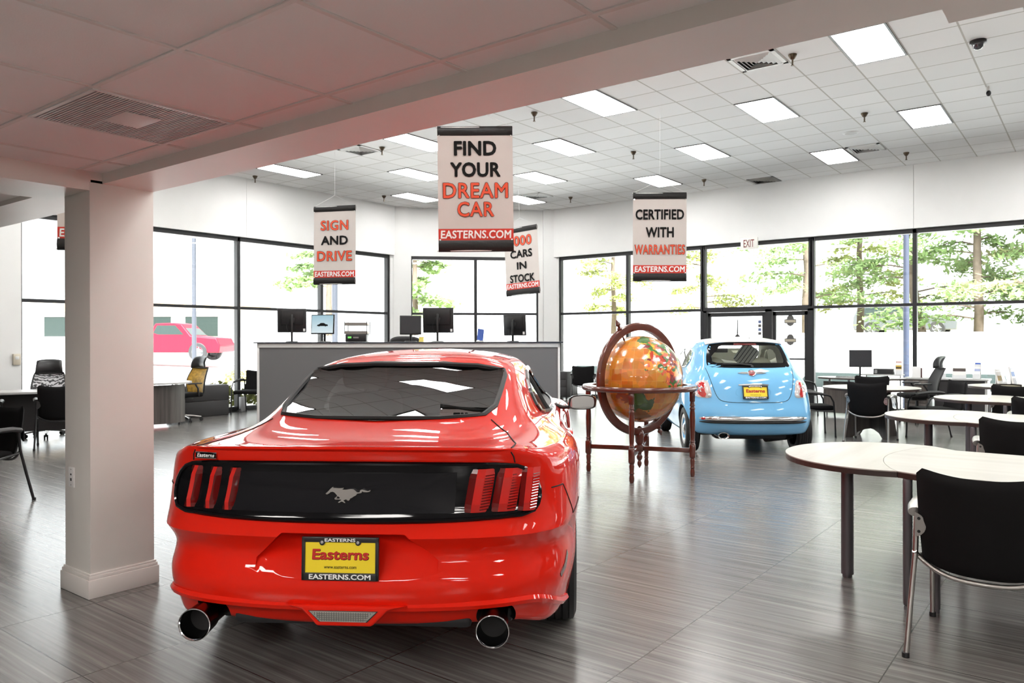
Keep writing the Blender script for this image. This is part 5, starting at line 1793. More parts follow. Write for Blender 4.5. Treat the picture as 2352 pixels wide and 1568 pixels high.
def bullet_desk(label, x, y):
    """Peninsula desk: bullet-ended top on a round post, joined to a straight top."""
    t = thing('peninsula_desk', label, 'desk', (x, y, 0), 0, 'peninsula desks')
    zt = .745
    out = [(.03 + .63 * math.cos(th), .19 + .59 * math.sin(th)) for th in [R(-16) + R(212) * i / 48 for i in range(49)]]
    seam = [(-.575 + 1.20 * i / 14, .02 + .17 * math.sin(math.pi * i / 14) ** .8) for i in range(15)]
    mb = MB(); mb.prism(out + seam, zt - .006, zt, 'XY'); mb.build('bullet_top', m_ash, t, smooth=False)
    mb = MB(); mb.prism([(p[0] * .998, p[1] * .998) for p in out + seam], zt - .036, zt - .006, 'XY'); mb.build('edge_band', m_edge, t, smooth=False)
    s2 = [(p[0], p[1] - .003) for p in seam]
    mb = MB(); mb.prism(s2 + [(.50, -.12), (.47, -2.0), (-.62, -2.0), (-.62, -.10)], zt - .006, zt, 'XY'); mb.build('straight_top', m_ashy, t, smooth=False)
    mb = MB(); mb.prism([(p[0] * .995, p[1]) for p in s2] + [(.497, -.12), (.467, -2.0), (-.617, -2.0), (-.617, -.10)], zt - .036, zt - .006, 'XY'); mb.build('edge_band', m_edge, t, smooth=False)
    mb = MB(); mb.cyl((-.15, .38, .02), (-.15, .38, zt - .03), .036, n=28); mb.cyl((-.15, .38, 0), (-.15, .38, .02), .028, n=20); mb.lathe([(.036, zt - .05), (.09, zt - .038), (.09, zt - .03)], 24, (-.15, .38, 0)); mb.build('post_leg', m_post, t, weld=False)
    for px_, py_ in ((-.56, -.03), (.40, -.03)):
        mb = MB(); mb.box(px_ - .030, px_ + .030, py_ - .022, py_ + .022, .02, zt - .03, .018, seg=3); mb.box(px_ - .02, px_ + .02, py_ - .015, py_ + .015, 0, .02); mb.build('panel_leg', m_post, t, weld=False)
        mb = MB(); mb.cyl((px_ + .04, py_ - .13, .02), (px_ + .04, py_ - .13, zt - .12), .021, n=16); mb.cyl((px_ + .04, py_ - .13, 0), (px_ + .04, py_ - .13, .02), .018, n=12); mb.build('round_leg', m_post, t, weld=False)
    mb = MB(); mb.box(-.50, .40, -.19, -.17, .42, zt - .04); mb.box(-.01, .01, -1.9, -.19, .25, zt - .04); mb.build('modesty_panel', m_charcoal, t, smooth=False)
    mb = MB(); mb.box(-.58, .44, -1.98, -1.94, .0, zt - .036); mb.build('end_panel', m_grey, t, smooth=False)
    return t


bd0 = bullet_desk('pale ash peninsula desk nearest to the camera, at the right foreground', 5.17, .86)
copy_tree(bd0, 'pale ash peninsula desk second from the camera, behind the nearest chair row', (8.24, .90, 0), 0)
copy_tree(bd0, 'pale ash peninsula desk third from the camera on the right', (10.94, .89, 0), 0)
copy_tree(bd0, 'pale ash peninsula desk farthest back on the right, with the brochure rack', (14.05, .89, 0), 0)

# round meeting table on crossed panels
t = thing('round_table', 'round pale meeting table with chairs about it, behind the blue car', 'table', (12.50, 2.75, 0), R(0))
mb = MB(); mb.lathe([(0, .745), (.675, .745), (.675, .739)], 64); mb.build('tabletop', m_ash, t)
mb = MB(); mb.lathe([(.674, .739), (.672, .712), (.60, .708), (0, .708)], 64); mb.build('edge_band', m_edge, t)
for k in range(2):
    mb = MB(M=Matrix.Rotation(R(45 + 90 * k), 4, 'Z'))
    arch = [(-.42, 0), (-.30, 0), (-.22, .075), (-.1, .115), (0, .125), (.1, .115), (.22, .075), (.30, 0), (.42, 0), (.30, .705), (-.30, .705)]
    mb.prism(arch, -.014, .014, 'XZ'); mb.build('base_panel', m_grey, t, smooth=False, weld=False)

# far desk by the entrance with its computer
t = thing('curved_desk', 'pale desk with wood panel front below the monitor, by the entrance', 'desk', (15.55, 3.60, 0), 0)
mb = MB(); mb.prism([(.42 * math.cos(a), .78 * math.sin(a)) for a in [2 * math.pi * i / 56 for i in range(56)]], .739, .745, 'XY'); mb.build('tabletop', m_lgrey, t, smooth=False)
mb = MB(); mb.prism([(.418 * math.cos(a), .778 * math.sin(a)) for a in [2 * math.pi * i / 56 for i in range(56)]], .712, .739, 'XY'); mb.build('edge_band', m_edge, t, smooth=False)
mb = MB(); mb.box(-.06, -.03, .10, .66, .06, .66); mb.build('wood_panel', m_grey, t, smooth=False)
mb = MB()
for yy in (.2, .55): mb.cyl((-.045, yy, .64), (-.045, yy, .715), .022, n=14)
mb.build('standoff', m_satin, t)
mb = MB()
for yy in (.16, .60): mb.cyl((-.045, yy, 0), (-.045, yy, .07), .014, n=12)
mb.cyl((.05, -.45, 0), (.05, -.45, .715), .035, n=20)
mb.build('post_leg', m_post, t)


def monitor(label, x, y, z, rz, w=.46, h=.30, back=True, stand='arm', screen=None, arm=.18):
    """Flat monitor; the screen looks along -Y of the monitor."""
    t = thing('computer_monitor', label, 'monitor', (x, y, z), rz, 'computer monitors')
    mb = MB(); mb.lathe([(0, 0), (.105, 0), (.105, .008), (.095, .014), (0, .016)], 28, (0, .06, 0)); mb.build('stand_base', m_blackplastic, t)
    mb = MB(); mb.box(-.018, .018, .045, .075, .01, arm + h * .75, .006); mb.build('stand_pole', m_blackplastic, t)
    hd = thing_part('screen_head', t); hd.location = (0, 0, arm + h / 2); hd.rotation_euler = (R(-4), 0, 0)
    mb = MB(); mb.box(-w/2, w/2, -.018, .012, -h/2, h/2, .008); mb.box(-w/2 + .05, w/2 - .06, .008, .034, -h * .18, h/2 - .03, .008); mb.build('screen_case', m_blackplastic, hd, weld=False)
    mb = MB(); mb.box(-w/2 + .016, w/2 - .016, -.0195, -.016, -h/2 + .02, h/2 - .016); mb.build('screen_panel', screen or mat('dark_screen', (0.012, 0.014, 0.02), 0.12), hd, smooth=False)
    mb = MB(); mb.box(-.045, .045, .03, .05, -.045, .045, .004); mb.build('vesa_plate', m_frameblack, hd)
    mb = MB(); mb.box(-w/2 + .02, -w/2 + .055, .0122, .0135, -h/2 + .02, -h/2 + .065); mb.build('white_label', m_wprint, hd, smooth=False)
    mb = MB(); mb.tube([(.06, .02, .02), (.09, .05, -.10), (.05, .07, -.22)], .004, 6); mb.build('cable', m_rubber, hd)
    return t


VIEW = R(37.4 - 90)
monitor('computer monitor with dark screen on the far desk by the entrance', 15.62, 3.62, .745, R(-70), .40, .33, arm=.19)
t = thing('keyboard', 'slim grey keyboard on the far desk below the monitor', 'keyboard', (15.38, 3.80, .745), R(-78))
mb = MB(); mb.box(-.2, .2, -.07, .07, 0, .016, .005); mb.build('keyboard_case', mat('grey_keyboard', (0.25, 0.25, 0.26), 0.5), t)
mb = MB()
for i in range(14):
    for j in range(5): mb.box(-.188 + i * .027, -.166 + i * .027, -.058 + j * .024, -.040 + j * .024, .0155, .021, .002, seg=1)
mb.build('keycaps', m_charcoal, t, smooth=False)


def office_chair(label, x, y, face, pattern=None):
    t = thing('office_chair', label, 'office chair', (x, y, 0), face, 'high-backed office chairs')
    mb = MB()
    mb.box(-.25, .25, -.24, .27, .44, .52, .035, seg=3); mb.build('seat', m_fabric, t)

    def bk(u, v, s):
        w = .235 - .05 * abs(v - .45) ** 1.5 * 2
        X = (u * 2 - 1) * w
        Z = .50 + .46 * v
        Y = -.27 + .045 * math.sin(v * math.pi * 1.1) - .10 * v - .035 * (1 - (2*u-1) ** 2)
        return (X, Y + s * .012, Z)
    mb = MB(); mb.grid(lambda u, v: bk(u, v, 1), 14, 16); mb.grid(lambda u, v: bk(u, v, -1), 14, 16)
    mb.build('mesh_back', pattern or m_meshback, t, ang=60)
    mb = MB(); mb.tube([bk(0, v / 12, 0) for v in range(13)] + [bk(1, 1 - v / 12, 0) for v in range(13)], .016, 8, closed=True); mb.build('back_frame', m_frameblack, t)

    def hd(u, v, s):
        xx = 2*u - 1
        X = xx * (.19 - .02 * v)
        Z = .965 + .21 * v - .02 * abs(xx) ** 3
        Y = -.335 - .06 * (1 - xx * xx) + .05 * math.sin(v * 2.6) - .09 * v + .01
        th = .028 * (1 - abs(xx) ** 6) ** .5 * (1 - abs(2*v - 1) ** 6) ** .5
        return (X, Y + s * th, Z)
    mb = MB(); mb.grid(lambda u, v: hd(u, v, 1), 14, 12); mb.grid(lambda u, v: hd(u, v, -1), 14, 12)
    mb.build('headrest', mat('black_leather', (0.012, 0.012, 0.013), 0.35), t, ang=60)
    for s in (-1, 1):
        mb = MB(); mb.tube([(s * .27, -.10, .46), (s * .31, -.06, .60), (s * .31, 0, .68)], .016, 8); mb.box(s * .31 - .035, s * .31 + .035, -.13, .15, .68, .705, .012); mb.build('armrest', m_frameblack, t, weld=False)
    mb = MB(); mb.cyl((0, 0, .12), (0, 0, .44), .026, n=14); mb.box(-.12, .12, -.12, .12, .40, .445, .01); mb.build('gas_column', m_frameblack, t, weld=False)
    for k in range(5):
        a = 2 * math.pi * k / 5 + .3
        mb = MB(); mb.tube([(0, 0, .115), (.16 * math.cos(a), .16 * math.sin(a), .10), (.30 * math.cos(a), .30 * math.sin(a), .075)], [.028, .022, .016], 10, flat=(1, .7)); lg = mb.build('star_leg', m_framesilver, t)
        mb = MB(); c0 = Vector((.30 * math.cos(a), .30 * math.sin(a), .032)); ta = Vector((-math.sin(a), math.cos(a), 0))
        for q in (-1, 1): mb.cyl(c0 + ta * (q * .008), c0 + ta * (q * .028), .032, n=16)
        mb.cyl(c0 + Vector((0, 0, .0)), c0 + Vector((0, 0, .05)), .010, n=8)
        mb.build('castor', m_rubber, lg, weld=False)
    return t


m_zebra = bpy.data.materials.new('swirl_print_mesh'); m_zebra.use_nodes = True
nt = m_zebra.node_tree; tc = nt.nodes.new('ShaderNodeTexCoord'); w_ = nt.nodes.new('ShaderNodeTexWave'); w_.wave_type = 'RINGS'; w_.inputs['Scale'].default_value = 9; w_.inputs['Distortion'].default_value = 6; w_.inputs['Detail Scale'].default_value = 2
mp_ = nt.nodes.new('ShaderNodeMapping'); mp_.inputs['Location'].default_value = (.1, 0, -.75)
rp = nt.nodes.new('ShaderNodeValToRGB'); rp.color_ramp.elements[0].position = .35; rp.color_ramp.elements[0].color = (.03, .03, .035, 1); rp.color_ramp.elements[1].position = .55; rp.color_ramp.elements[1].color = (.62, .62, .64, 1)
nt.links.new(tc.outputs['Object'], mp_.inputs[0]); nt.links.new(mp_.outputs[0], w_.inputs['Vector']); nt.links.new(w_.outputs['Fac'], rp.inputs[0]); nt.links.new(rp.outputs[0], nt.nodes['Principled BSDF'].inputs['Base Color'])
m_gold = mat('yellow_and_black_mesh', (0.45, 0.26, 0.03), 0.6, var=0.9, vscale=22)

office_chair('black high-backed office chair with swirl-patterned mesh, left of the pillar', 5.02, 12.75, R(-205), m_zebra)
office_chair('black high-backed office chair with yellow mesh back, at the left wood desk', 7.46, 13.20, R(100), m_gold)
office_chair('slim black high-backed office chair seen from the side, at the far right desk', 15.0, 2.55, R(28))

# drawer pedestal and credenza along the right windows
t = thing('drawer_cabinet', 'grey wood drawer cabinet with two bar handles, by the right windows', 'cabinet', (16.1, 2.72, 0), R(-90))
mb = MB(); mb.box(-.20, .20, -.19, .25, .04, .72); mb.build('cabinet_body', m_grey, t, smooth=False)
mb = MB(); mb.box(-.215, .215, -.21, .26, .72, .75, .004); mb.build('cabinet_top', m_lgrey, t)
for z0, z1 in ((.50, .70), (.28, .49), (.06, .27)):
    mb = MB(); mb.box(-.19, .19, -.205, -.188, z0, z1, .003); dr = mb.build('drawer_front', m_grey, t)
    if z1 > .3:
        mb = MB(); mb.tube([(-.08, -.203, z1 - .05), (-.08, -.228, z1 - .05), (.08, -.228, z1 - .05), (.08, -.203, z1 - .05)], .006, 8); mb.build('bar_handle', m_satin, dr)
mb = MB()
for xx in (-.17, .17): mb.cyl((xx, 0, 0), (xx, 0, .045), .02, n=12)
mb.build('cabinet_foot', m_blackplastic, t)
t = thing('credenza', 'low charcoal credenza with pale top below the brochures, right windows', 'cabinet', (16.25, 2.02, 0), R(-90))
mb = MB(); mb.box(-.42, .38, -.20, .20, .03, .715); mb.build('cabinet_body', m_charcoal, t, smooth=False)
mb = MB(); mb.box(-.44, .44, -.23, .22, .715, .745, .004); mb.build('cabinet_top', m_lgrey, t)
mb = MB(); mb.box(.38, .42, -.21, .20, .0, .715); mb.build('end_panel', m_lgrey, t, smooth=False)
t = thing('return_shelf', 'thin pale return shelf on short posts behind the far desk', 'shelf', (15.98, 3.42, 0), R(-90))
mb = MB(); mb.box(-.25, .46, -.16, .2, .775, .80, .004); mb.build('shelf_board', m_lgrey, t)
for xx in (-.20, .40):
    mb = MB(); mb.cyl((xx, 0.1, 0), (xx, .1, .775), .012, n=12); mb.build('shelf_post', m_satin, t)

# things standing on them
t = thing('desk_organiser', 'low black desktop box on the return shelf', 'box', (15.97, 3.28, .80), R(-90))
mb = MB(); mb.box(-.17, .17, -.1, .1, 0, .105, .006); mb.build('case', m_blackplastic, t)
mb = MB(); mb.box(-.15, -.10, -.103, -.098, .02, .085); mb.build('grey_label', mat('grey_label', (0.3, 0.3, 0.3), 0.5), t, smooth=False)


def brochure_holder(label, x, y, z, rz, cols, w=.11, h=.22):
    t = thing('brochure_holder', label, 'brochure holder', (x, y, z), rz, 'brochure holders')
    mb = MB(); mb.box(-w/2 - .006, w/2 + .006, -.05, .05, 0, .006); mb.box(-w/2 - .006, w/2 + .006, .04, .046, 0, h * .9); mb.box(-w/2 - .006, w/2 + .006, -.05, -.046, 0, h * .3)
    mb.build('clear_stand', mat('acrylic_stand', (0.75, 0.77, 0.78), 0.1), t, smooth=False, weld=False)
    tilt = T((0, .0, .008), rx=R(-14))
    mb = MB(); mb.box(-w/2, w/2, -.012, .012, 0, h, T=tilt); lf = mb.build('leaflet', mat('white_leaflet_paper', (0.8, 0.79, 0.77), 0.5), t, smooth=False)
    for z0, z1, c in cols:
        mb = MB(); mb.box(-w/2 + .004, w/2 - .004, -.0135, -.012, z0 * h, z1 * h, T=tilt)
        mb.build('printed_block', mat('print_%d_%d_%d' % tuple(int(v * 100) for v in c), c, 0.5), lf, smooth=False)
    return t


Y_, B_, D_, P_ = (0.62, 0.40, 0.04), (0.03, 0.09, 0.40), (0.06, 0.04, 0.035), (0.55, 0.32, 0.30)
brochure_holder('brochure stand with yellow leaflet on the return shelf, left of the slim office chair', 15.99, 3.03, .80, R(-80), [(.10, .3, (.7, .65, .6)), (.36, .66, Y_), (.40, .55, D_), (.86, .98, P_)], .105, .25)
brochure_holder('brochure stand with red, yellow and blue leaflet on the credenza', 16.2, 2.36, .745, R(-60), [(.05, .2, B_), (.34, .62, Y_), (.85, .97, (0.6, .05, .04))], .13, .27)
brochure_holder('wide flyer holder with dark photo strip in the middle of the credenza', 16.2, 2.06, .745, R(-85), [(.60, .88, D_), (.02, .10, (.25, .25, .3))], .21, .20)
brochure_holder('tall flyer with blue heading at the right end of the credenza', 16.2, 1.78, .745, R(-100), [(.88, .99, B_), (.45, .6, (.35, .4, .6))], .10, .29)
brochure_holder('leaning stack of glossy brochures on the farthest peninsula desk', 13.80, 1.20, .745, R(-20), [(.1, .95, (.5, .48, .45)), (.3, .6, Y_)], .14, .26)
brochure_holder('leaning blue and grey brochure on the farthest peninsula desk, right of the stack', 13.85, 1.02, .745, R(-15), [(.5, .9, (.2, .3, .55)), (.1, .4, (.4, .4, .42))], .13, .30)
t = thing('letter_tray', 'flat dark letter tray on the farthest peninsula desk', 'tray', (13.52, 1.10, .745), R(-60))
mb = MB(); mb.box(-.15, .15, -.11, .11, 0, .012); mb.box(-.15, .15, .1, .11, 0, .05); mb.box(-.15, -.14, -.11, .11, 0, .05); mb.box(.14, .15, -.11, .11, 0, .05); mb.build('tray_shell', mat('dark_brown_tray', (0.03, 0.024, 0.018), 0.4), t, smooth=False)
mb = MB(); mb.box(-.13, .13, -.1, .095, .012, .03); mb.build('papers', mat('olive_paper', (0.2, 0.18, 0.12), 0.6), t, smooth=False)
t = thing('file_box', 'white file box with brown back panel beside the slim office chair', 'box', (16.02, 2.74, .75), R(-75))
mb = MB(); mb.box(-.07, .07, -.06, .06, 0, .20, .004); mb.build('white_case', m_wprint, t)
mb = MB(); mb.box(.07, .10, -.06, .08, 0, .18, .004); mb.build('brown_side', mat('brown_board', (0.12, 0.07, 0.065), 0.5), t)

# small drawer cabinet at the far window
t = thing('mobile_pedestal', 'black mobile drawer pedestal by the window, right of the counter', 'cabinet', (16.05, 10.65, 0), R(-90))
mb = MB(); mb.box(-.26, .26, -.24, .24, .08, .68, .006); mb.build('cabinet_body', m_charcoal, t)
for z0, z1 in ((.50, .66), (.32, .48), (.10, .30)):
    mb = MB(); mb.box(-.24, .24, -.256, -.238, z0, z1, .004); dr = mb.build('drawer_front', m_charcoal, t)
    mb = MB(); mb.box(-.07, .07, -.268, -.255, z1 - .05, z1 - .035); mb.build('handle', m_satin, dr, smooth=False)
for xx in (-.21, .21):
    for yy in (-.19, .19):
        mb = MB(); mb.cyl((xx - .012, yy, .03), (xx + .012, yy, .03), .03, n=14); mb.cyl((xx, yy, .04), (xx, yy, .085), .012, n=8); mb.build('castor', m_rubber, t, weld=False)

# ------------------------------------------------------------ reception counter
K0, K1, K2 = Vector((7.47, 10.97, 0)), Vector((8.95, 8.46, 0)), Vector((10.52, 7.05, 0))
t = thing('reception_counter', 'long grey reception counter with white rim and dark top behind the red car', 'counter', (0, 0, 0))
m_cgrey = mat('mid_grey_counter_panel', (0.16, 0.16, 0.165), 0.5)
for i, (a, b) in enumerate(((K0, K1), (K1, K2))):
    d = b - a
    M = T(a, math.atan2(d.y, d.x)); Lh = d.length
    mb = MB(M); mb.box(0.03, Lh - (.03 if i else 0), 0.02, .10, .06, 1.345); mb.build('front_panel', m_cgrey, t, smooth=False)
    mb = MB(M); mb.box(0, Lh, 0.0, .12, 1.345, 1.415, .003); mb.build('white_rim', m_white, t)
    mb = MB(M); mb.box(-.05, Lh + .05, -.03, .70, 1.415, 1.435, .004); mb.build('countertop', mat('dark_blue_counter_top', (0.02, 0.022, 0.035), 0.3), t)
    mb = MB(M); mb.box(0.03, Lh, 0.03, .10, 0, .06); mb.build('plinth', m_charcoal, t, smooth=False)
    x = 0 if i == 0 else Lh - .035
    mb = MB(M); mb.box(x, x + .035, 0.0, .66, 0, 1.415, .003); mb.build('end_panel', m_white, t)

m_scr = bpy.data.materials.new('lit_picture_screen'); m_scr.use_nodes = True
nt = m_scr.node_tree; b_ = nt.nodes['Principled BSDF']; b_.inputs['Base Color'].default_value = (.02, .02, .02, 1); b_.inputs['Roughness'].default_value = .2
tc = nt.nodes.new('ShaderNodeTexCoord'); gr = nt.nodes.new('ShaderNodeTexGradient'); mp_ = nt.nodes.new('ShaderNodeMapping'); mp_.inputs['Rotation'].default_value = (0, R(90), 0); mp_.inputs['Scale'].default_value = (3, 3, 3); mp_.inputs['Location'].default_value = (.5, 0, 0)
rp = nt.nodes.new('ShaderNodeValToRGB'); rp.color_ramp.elements[0].color = (.72, .82, .86, 1); rp.color_ramp.elements[1].color = (.30, .52, .62, 1)
nt.links.new(tc.outputs['Object'], mp_.inputs[0]); nt.links.new(mp_.outputs[0], gr.inputs[0]); nt.links.new(gr.outputs[0], rp.inputs[0]); nt.links.new(rp.outputs[0], b_.inputs['Emission Color']); b_.inputs['Emission Strength'].default_value = .45
CT = 1.436
monitor('computer monitor seen from behind at the left end of the counter, on a pole arm', 8.02, 10.78, CT, VIEW + R(180 + 14), .47, .40, arm=.16)
o = monitor('monitor showing a car picture on a bright screen, second from the left on the counter', 8.33, 10.36, CT, VIEW - R(16), .43, .33, screen=m_scr, arm=.13)
hd = [c for c in COL.objects if c.parent == o and c.name.startswith('screen_head')][0]
mb = MB(); car = [(-.10, -.03), (-.095, -.01), (-.06, 0), (-.03, .022), (.03, .022), (.06, .002), (.10, -.005), (.105, -.03), (.07, -.03), (.06, -.042), (.045, -.03), (-.05, -.03), (-.06, -.042), (-.075, -.03)]
mb.prism(car, -.0215, -.0198, 'XZ'); mb.build('screen_picture', m_ink, hd, smooth=False)
monitor('small dark monitor facing the room in the middle of the counter', 9.22, 9.19, CT, VIEW + R(6), .36, .32, arm=.12)
monitor('large computer monitor seen from behind, right of the counter middle', 9.50, 8.82, CT, VIEW + R(180 - 6), .52, .42, arm=.15)
monitor('computer monitor seen from behind at the right end of the counter', 10.25, 7.78, CT, VIEW + R(180 - 32), .43, .35, arm=.10)
t = thing('printer', 'black desktop printer under paper trays on the counter', 'printer', (8.68, 9.90, CT), VIEW)
mb = MB(); mb.box(-.175, .175, -.15, .15, 0, .13, .015, seg=3); mb.build('printer_body', m_blackplastic, t)
mb = MB(); mb.box(-.13, -.07, -.153, -.148, .06, .09); mb.build('green_display', mat('green_lcd', (0.1, 0.35, 0.08), 0.4, emit=(.15, .6, .1), emit_s=.5), t, smooth=False)
mb = MB(); mb.box(-.04, .05, -.153, -.148, .06, .085); mb.build('button_row', m_satin, t, smooth=False)
t = thing('paper_tray_stack', 'two-tier wire paper tray stack on top of the printer', 'paper tray', (8.68, 9.90, CT + .131), VIEW)
for z0 in (.0, .14):
    mb = MB(); mb.box(-.185, .185, -.14, .14, z0, z0 + .012); mb.box(-.185, .185, -.142, -.138, z0, z0 + .05); mb.build('tray_shelf', mat('grey_wire_tray', (0.22, 0.20, 0.18), 0.5), t, smooth=False)
    mb = MB(); mb.box(-.17, .17, -.12, .13, z0 + .012, z0 + .045); mb.build('paper_pile', mat('cream_paper', (0.72, 0.66, 0.55), 0.6), t, smooth=False)
mb = MB()
for xx in (-.185, .185):
    for yy in (-.14, .14): mb.cyl((xx, yy, 0), (xx, yy, .21), .006, n=8)
mb.build('wire_posts', m_charcoal, t)
t = thing('leaflet_stand', 'small blue leaflet standing on the counter', 'leaflet', (9.93, 8.27, CT), VIEW + R(20))
mb = MB(); mb.box(-.055, .055, -.002, .002, .02, .22, T=T((0, 0, 0), rx=R(-12), ry=R(9))); lf = mb.build('blue_card', mat('blue_card', (0.03, 0.09, 0.38), 0.45), t, smooth=False)
mb = MB(); mb.box(-.05, .05, -.06, .05, 0, .02, .004); mb.build('card_base', m_lgrey, t)
t = thing('sticky_note', 'yellow sticky note under the large monitor on the counter', 'note', (9.26, 8.98, CT), VIEW)
mb = MB(); mb.box(-.04, .04, -.001, .001, 0, .085, T=T((0, 0, 0), rx=R(-10))); mb.build('yellow_paper', mat('yellow_note', (0.72, 0.6, 0.12), 0.5), t, smooth=False)
t = thing('staff_chair', 'rounded black chair back peeping over the counter, under the small monitor', 'chair', (9.45, 9.55, 0), VIEW)
mb = MB(); mb.grid(lambda u, v: (.30 * (2*u-1) * (1 - .18 * v ** 4), .05 * (2*u-1) ** 2, .95 + .58 * v - .05 * (2*u-1) ** 4), 14, 12); mb.build('backrest', m_meshback, t, solid=.05)
mb = MB(); mb.box(-.25, .25, -.5, 0, .72, .80, .03); mb.cyl((0, -.25, .05), (0, -.25, .73), .03, n=14); mb.box(-.03, .03, -.03, .02, .7, 1.1, .01); mb.build('seat', m_fabric, t, weld=False)
mb = MB()
for k in range(5):
    a = 2 * math.pi * k / 5
    mb.tube([(0, -.25, .08), (.3 * math.cos(a), -.25 + .3 * math.sin(a), .02)], .022, 8)
mb.build('star_base', m_frameblack, t, weld=False)

# ------------------------------------------------------------ left side desks
t = thing('curved_wood_desk', 'grey wood desk with curved front and pale top, right of the pillar', 'desk', (6.75, 13.0, 0), R(-20))
pts = [(-.75, .25), (-.6, -.05), (-.3, -.22), (.05, -.28), (.35, -.20), (.55, .0)]
front = smooth_poly(pts, 2, False)
mb = MB(); mb.add([(x, y, .04) for x, y in front] + [(x, y, .70) for x, y in front] + [(x, y + .03, .04) for x, y in front] + [(x, y + .03, .70) for x, y in front],
                  [f for i in range(len(front) - 1) for f in ((i, i + 1, len(front) + i + 1, len(front) + i), (2*len(front) + i + 1, 2*len(front) + i, 3*len(front) + i, 3*len(front) + i + 1), (len(front) + i, len(front) + i + 1, 3*len(front) + i + 1, 3*len(front) + i))])
mb.build('curved_panel', wood('dark_striped_laminate', (0.03, 0.026, 0.024), (0.13, 0.11, 0.10), 0.4, 'Z', 4, 26), t)
top = smooth_poly([(-.95, .55), (-.85, .0), (-.4, -.36), (.1, -.42), (.5, -.32), (.72, .05), (.6, .55)], 2)
mb = MB(); mb.prism(top, .715, .745, 'XY'); mb.build('tabletop', m_lgrey, t, smooth=False)
mb = MB()
for xx, yy in ((-.5, 0), (0.0, -.15), (.4, -.05)): mb.cyl((xx, yy, .69), (xx, yy, .716), .03, n=12)
mb.build('standoff', m_satin, t)
mb = MB()
for xx, yy in ((-.5, 0), (0.0, -.22), (.45, -.04)): mb.cyl((xx, yy, 0), (xx, yy, .05), .02, n=12)
mb.build('levelling_foot', m_blackplastic, t)
t = thing('credenza', 'low black two-drawer credenza between the wood desk and the window', 'cabinet', (8.22, 13.87, 0), R(0))
mb = MB(); mb.box(-.55, .42, -.25, .22, .0, .60, .006); mb.build('cabinet_body', m_charcoal, t)
for z0, z1 in ((.03, .30), (.31, .585)):
    mb = MB(); mb.box(-.53, .41, -.268, -.248, z0, z1, .004); mb.build('drawer_front', m_charcoal, t)
t = thing('paper_box', 'white box with dark printed label on the left wood desk', 'box', (6.68, 12.98, .745), R(-30))
mb = MB(); mb.box(-.09, .09, -.06, .06, 0, .20, .004); mb.build('carton', m_wprint, t)
mb = MB(); mb.box(-.08, .08, -.062, -.059, .13, .165); mb.build('printed_label', mat('black_label', (0.03, 0.03, 0.03), .5), t, smooth=False)
t = thing('cardboard_box', 'tan cardboard box on the left wood desk, beside the pillar', 'box', (6.42, 13.15, .745), R(-30))
mb = MB(); mb.box(-.10, .10, -.09, .09, 0, .18, .003); mb.build('carton', mat('tan_cardboard', (0.55, 0.42, 0.24), 0.7), t)
t = thing('dark_desk', 'dark desk in front of the patterned office chair, far left', 'desk', (4.6, 12.25, 0), R(-22))
mb = MB(); mb.box(-.95, .75, -.3, .35, .71, .745, .006); mb.build('tabletop', m_lgrey, t)
mb = MB(); mb.box(-.9, .7, .1, .13, .15, .71); mb.build('modesty_panel', m_charcoal, t, smooth=False)
for xx in (-.92, .70):
    mb = MB(); mb.box(xx, xx + .03, -.28, .33, 0, .71); mb.build('side_panel', m_charcoal, t, smooth=False)
t = thing('pencil_cup', 'desk cup of blue, green and yellow pens at the far left edge', 'cup', (4.02, 12.38, .745), 0)
mb = MB(); mb.lathe([(0, 0), (.045, 0), (.05, .11), (.044, .11), (.04, .01), (0, .01)], 20); mb.build('cup', mat('purple_blue_plastic', (0.10, 0.08, 0.35), 0.4), t)
for i, c in enumerate(((.03, .1, .45), (.05, .35, .2), (.65, .5, .03), (.05, .25, .5))):
    a = i * 1.6
    mb = MB(); mb.tube([(.02 * math.cos(a), .02 * math.sin(a), .02), (.05 * math.cos(a), .05 * math.sin(a), .20)], .012, 8); mb.build('marker_pen', mat('pen_%d' % i, c, 0.4), t)
t = thing('floor_box', 'white floor box with grey cable by the window post, left of the counter', 'floor box', (9.25, 14.08, 0), 0)
mb = MB(); mb.box(-.06, .06, -.05, .05, 0, .30, .01); mb.build('box_cover', mat('grey_plastic', (0.45, 0.45, 0.46), 0.5), t)
mb = MB(); mb.tube([(-.06, 0, .05), (-.2, -.1, .015), (-.32, -.05, .012), (-.36, .02, .012)], .01, 8); mb.build('cable', m_charcoal, t)
# ------------------------------------------------------------ outside the windows
m_pave = mat('pale_concrete', (0.70, 0.69, 0.67), 0.85, var=0.08, vscale=0.8)
m_asph = mat('pale_asphalt', (0.55, 0.55, 0.54), 0.9, var=0.1, vscale=0.6)
m_bank = mat('whitewashed_retaining_wall', (0.72, 0.71, 0.69), 0.85, var=0.05, vscale=1.2)
m_grass = mat('dry_pale_grass', (0.42, 0.40, 0.27), 0.95, var=0.25, vscale=1.5)
m_bark = mat('grey_brown_bark', (0.10, 0.075, 0.055), 0.9, var=0.4, vscale=9, bump=0.4, bscale=18)
m_palebark = mat('pale_bark', (0.30, 0.24, 0.19), 0.9, var=0.3, vscale=8)

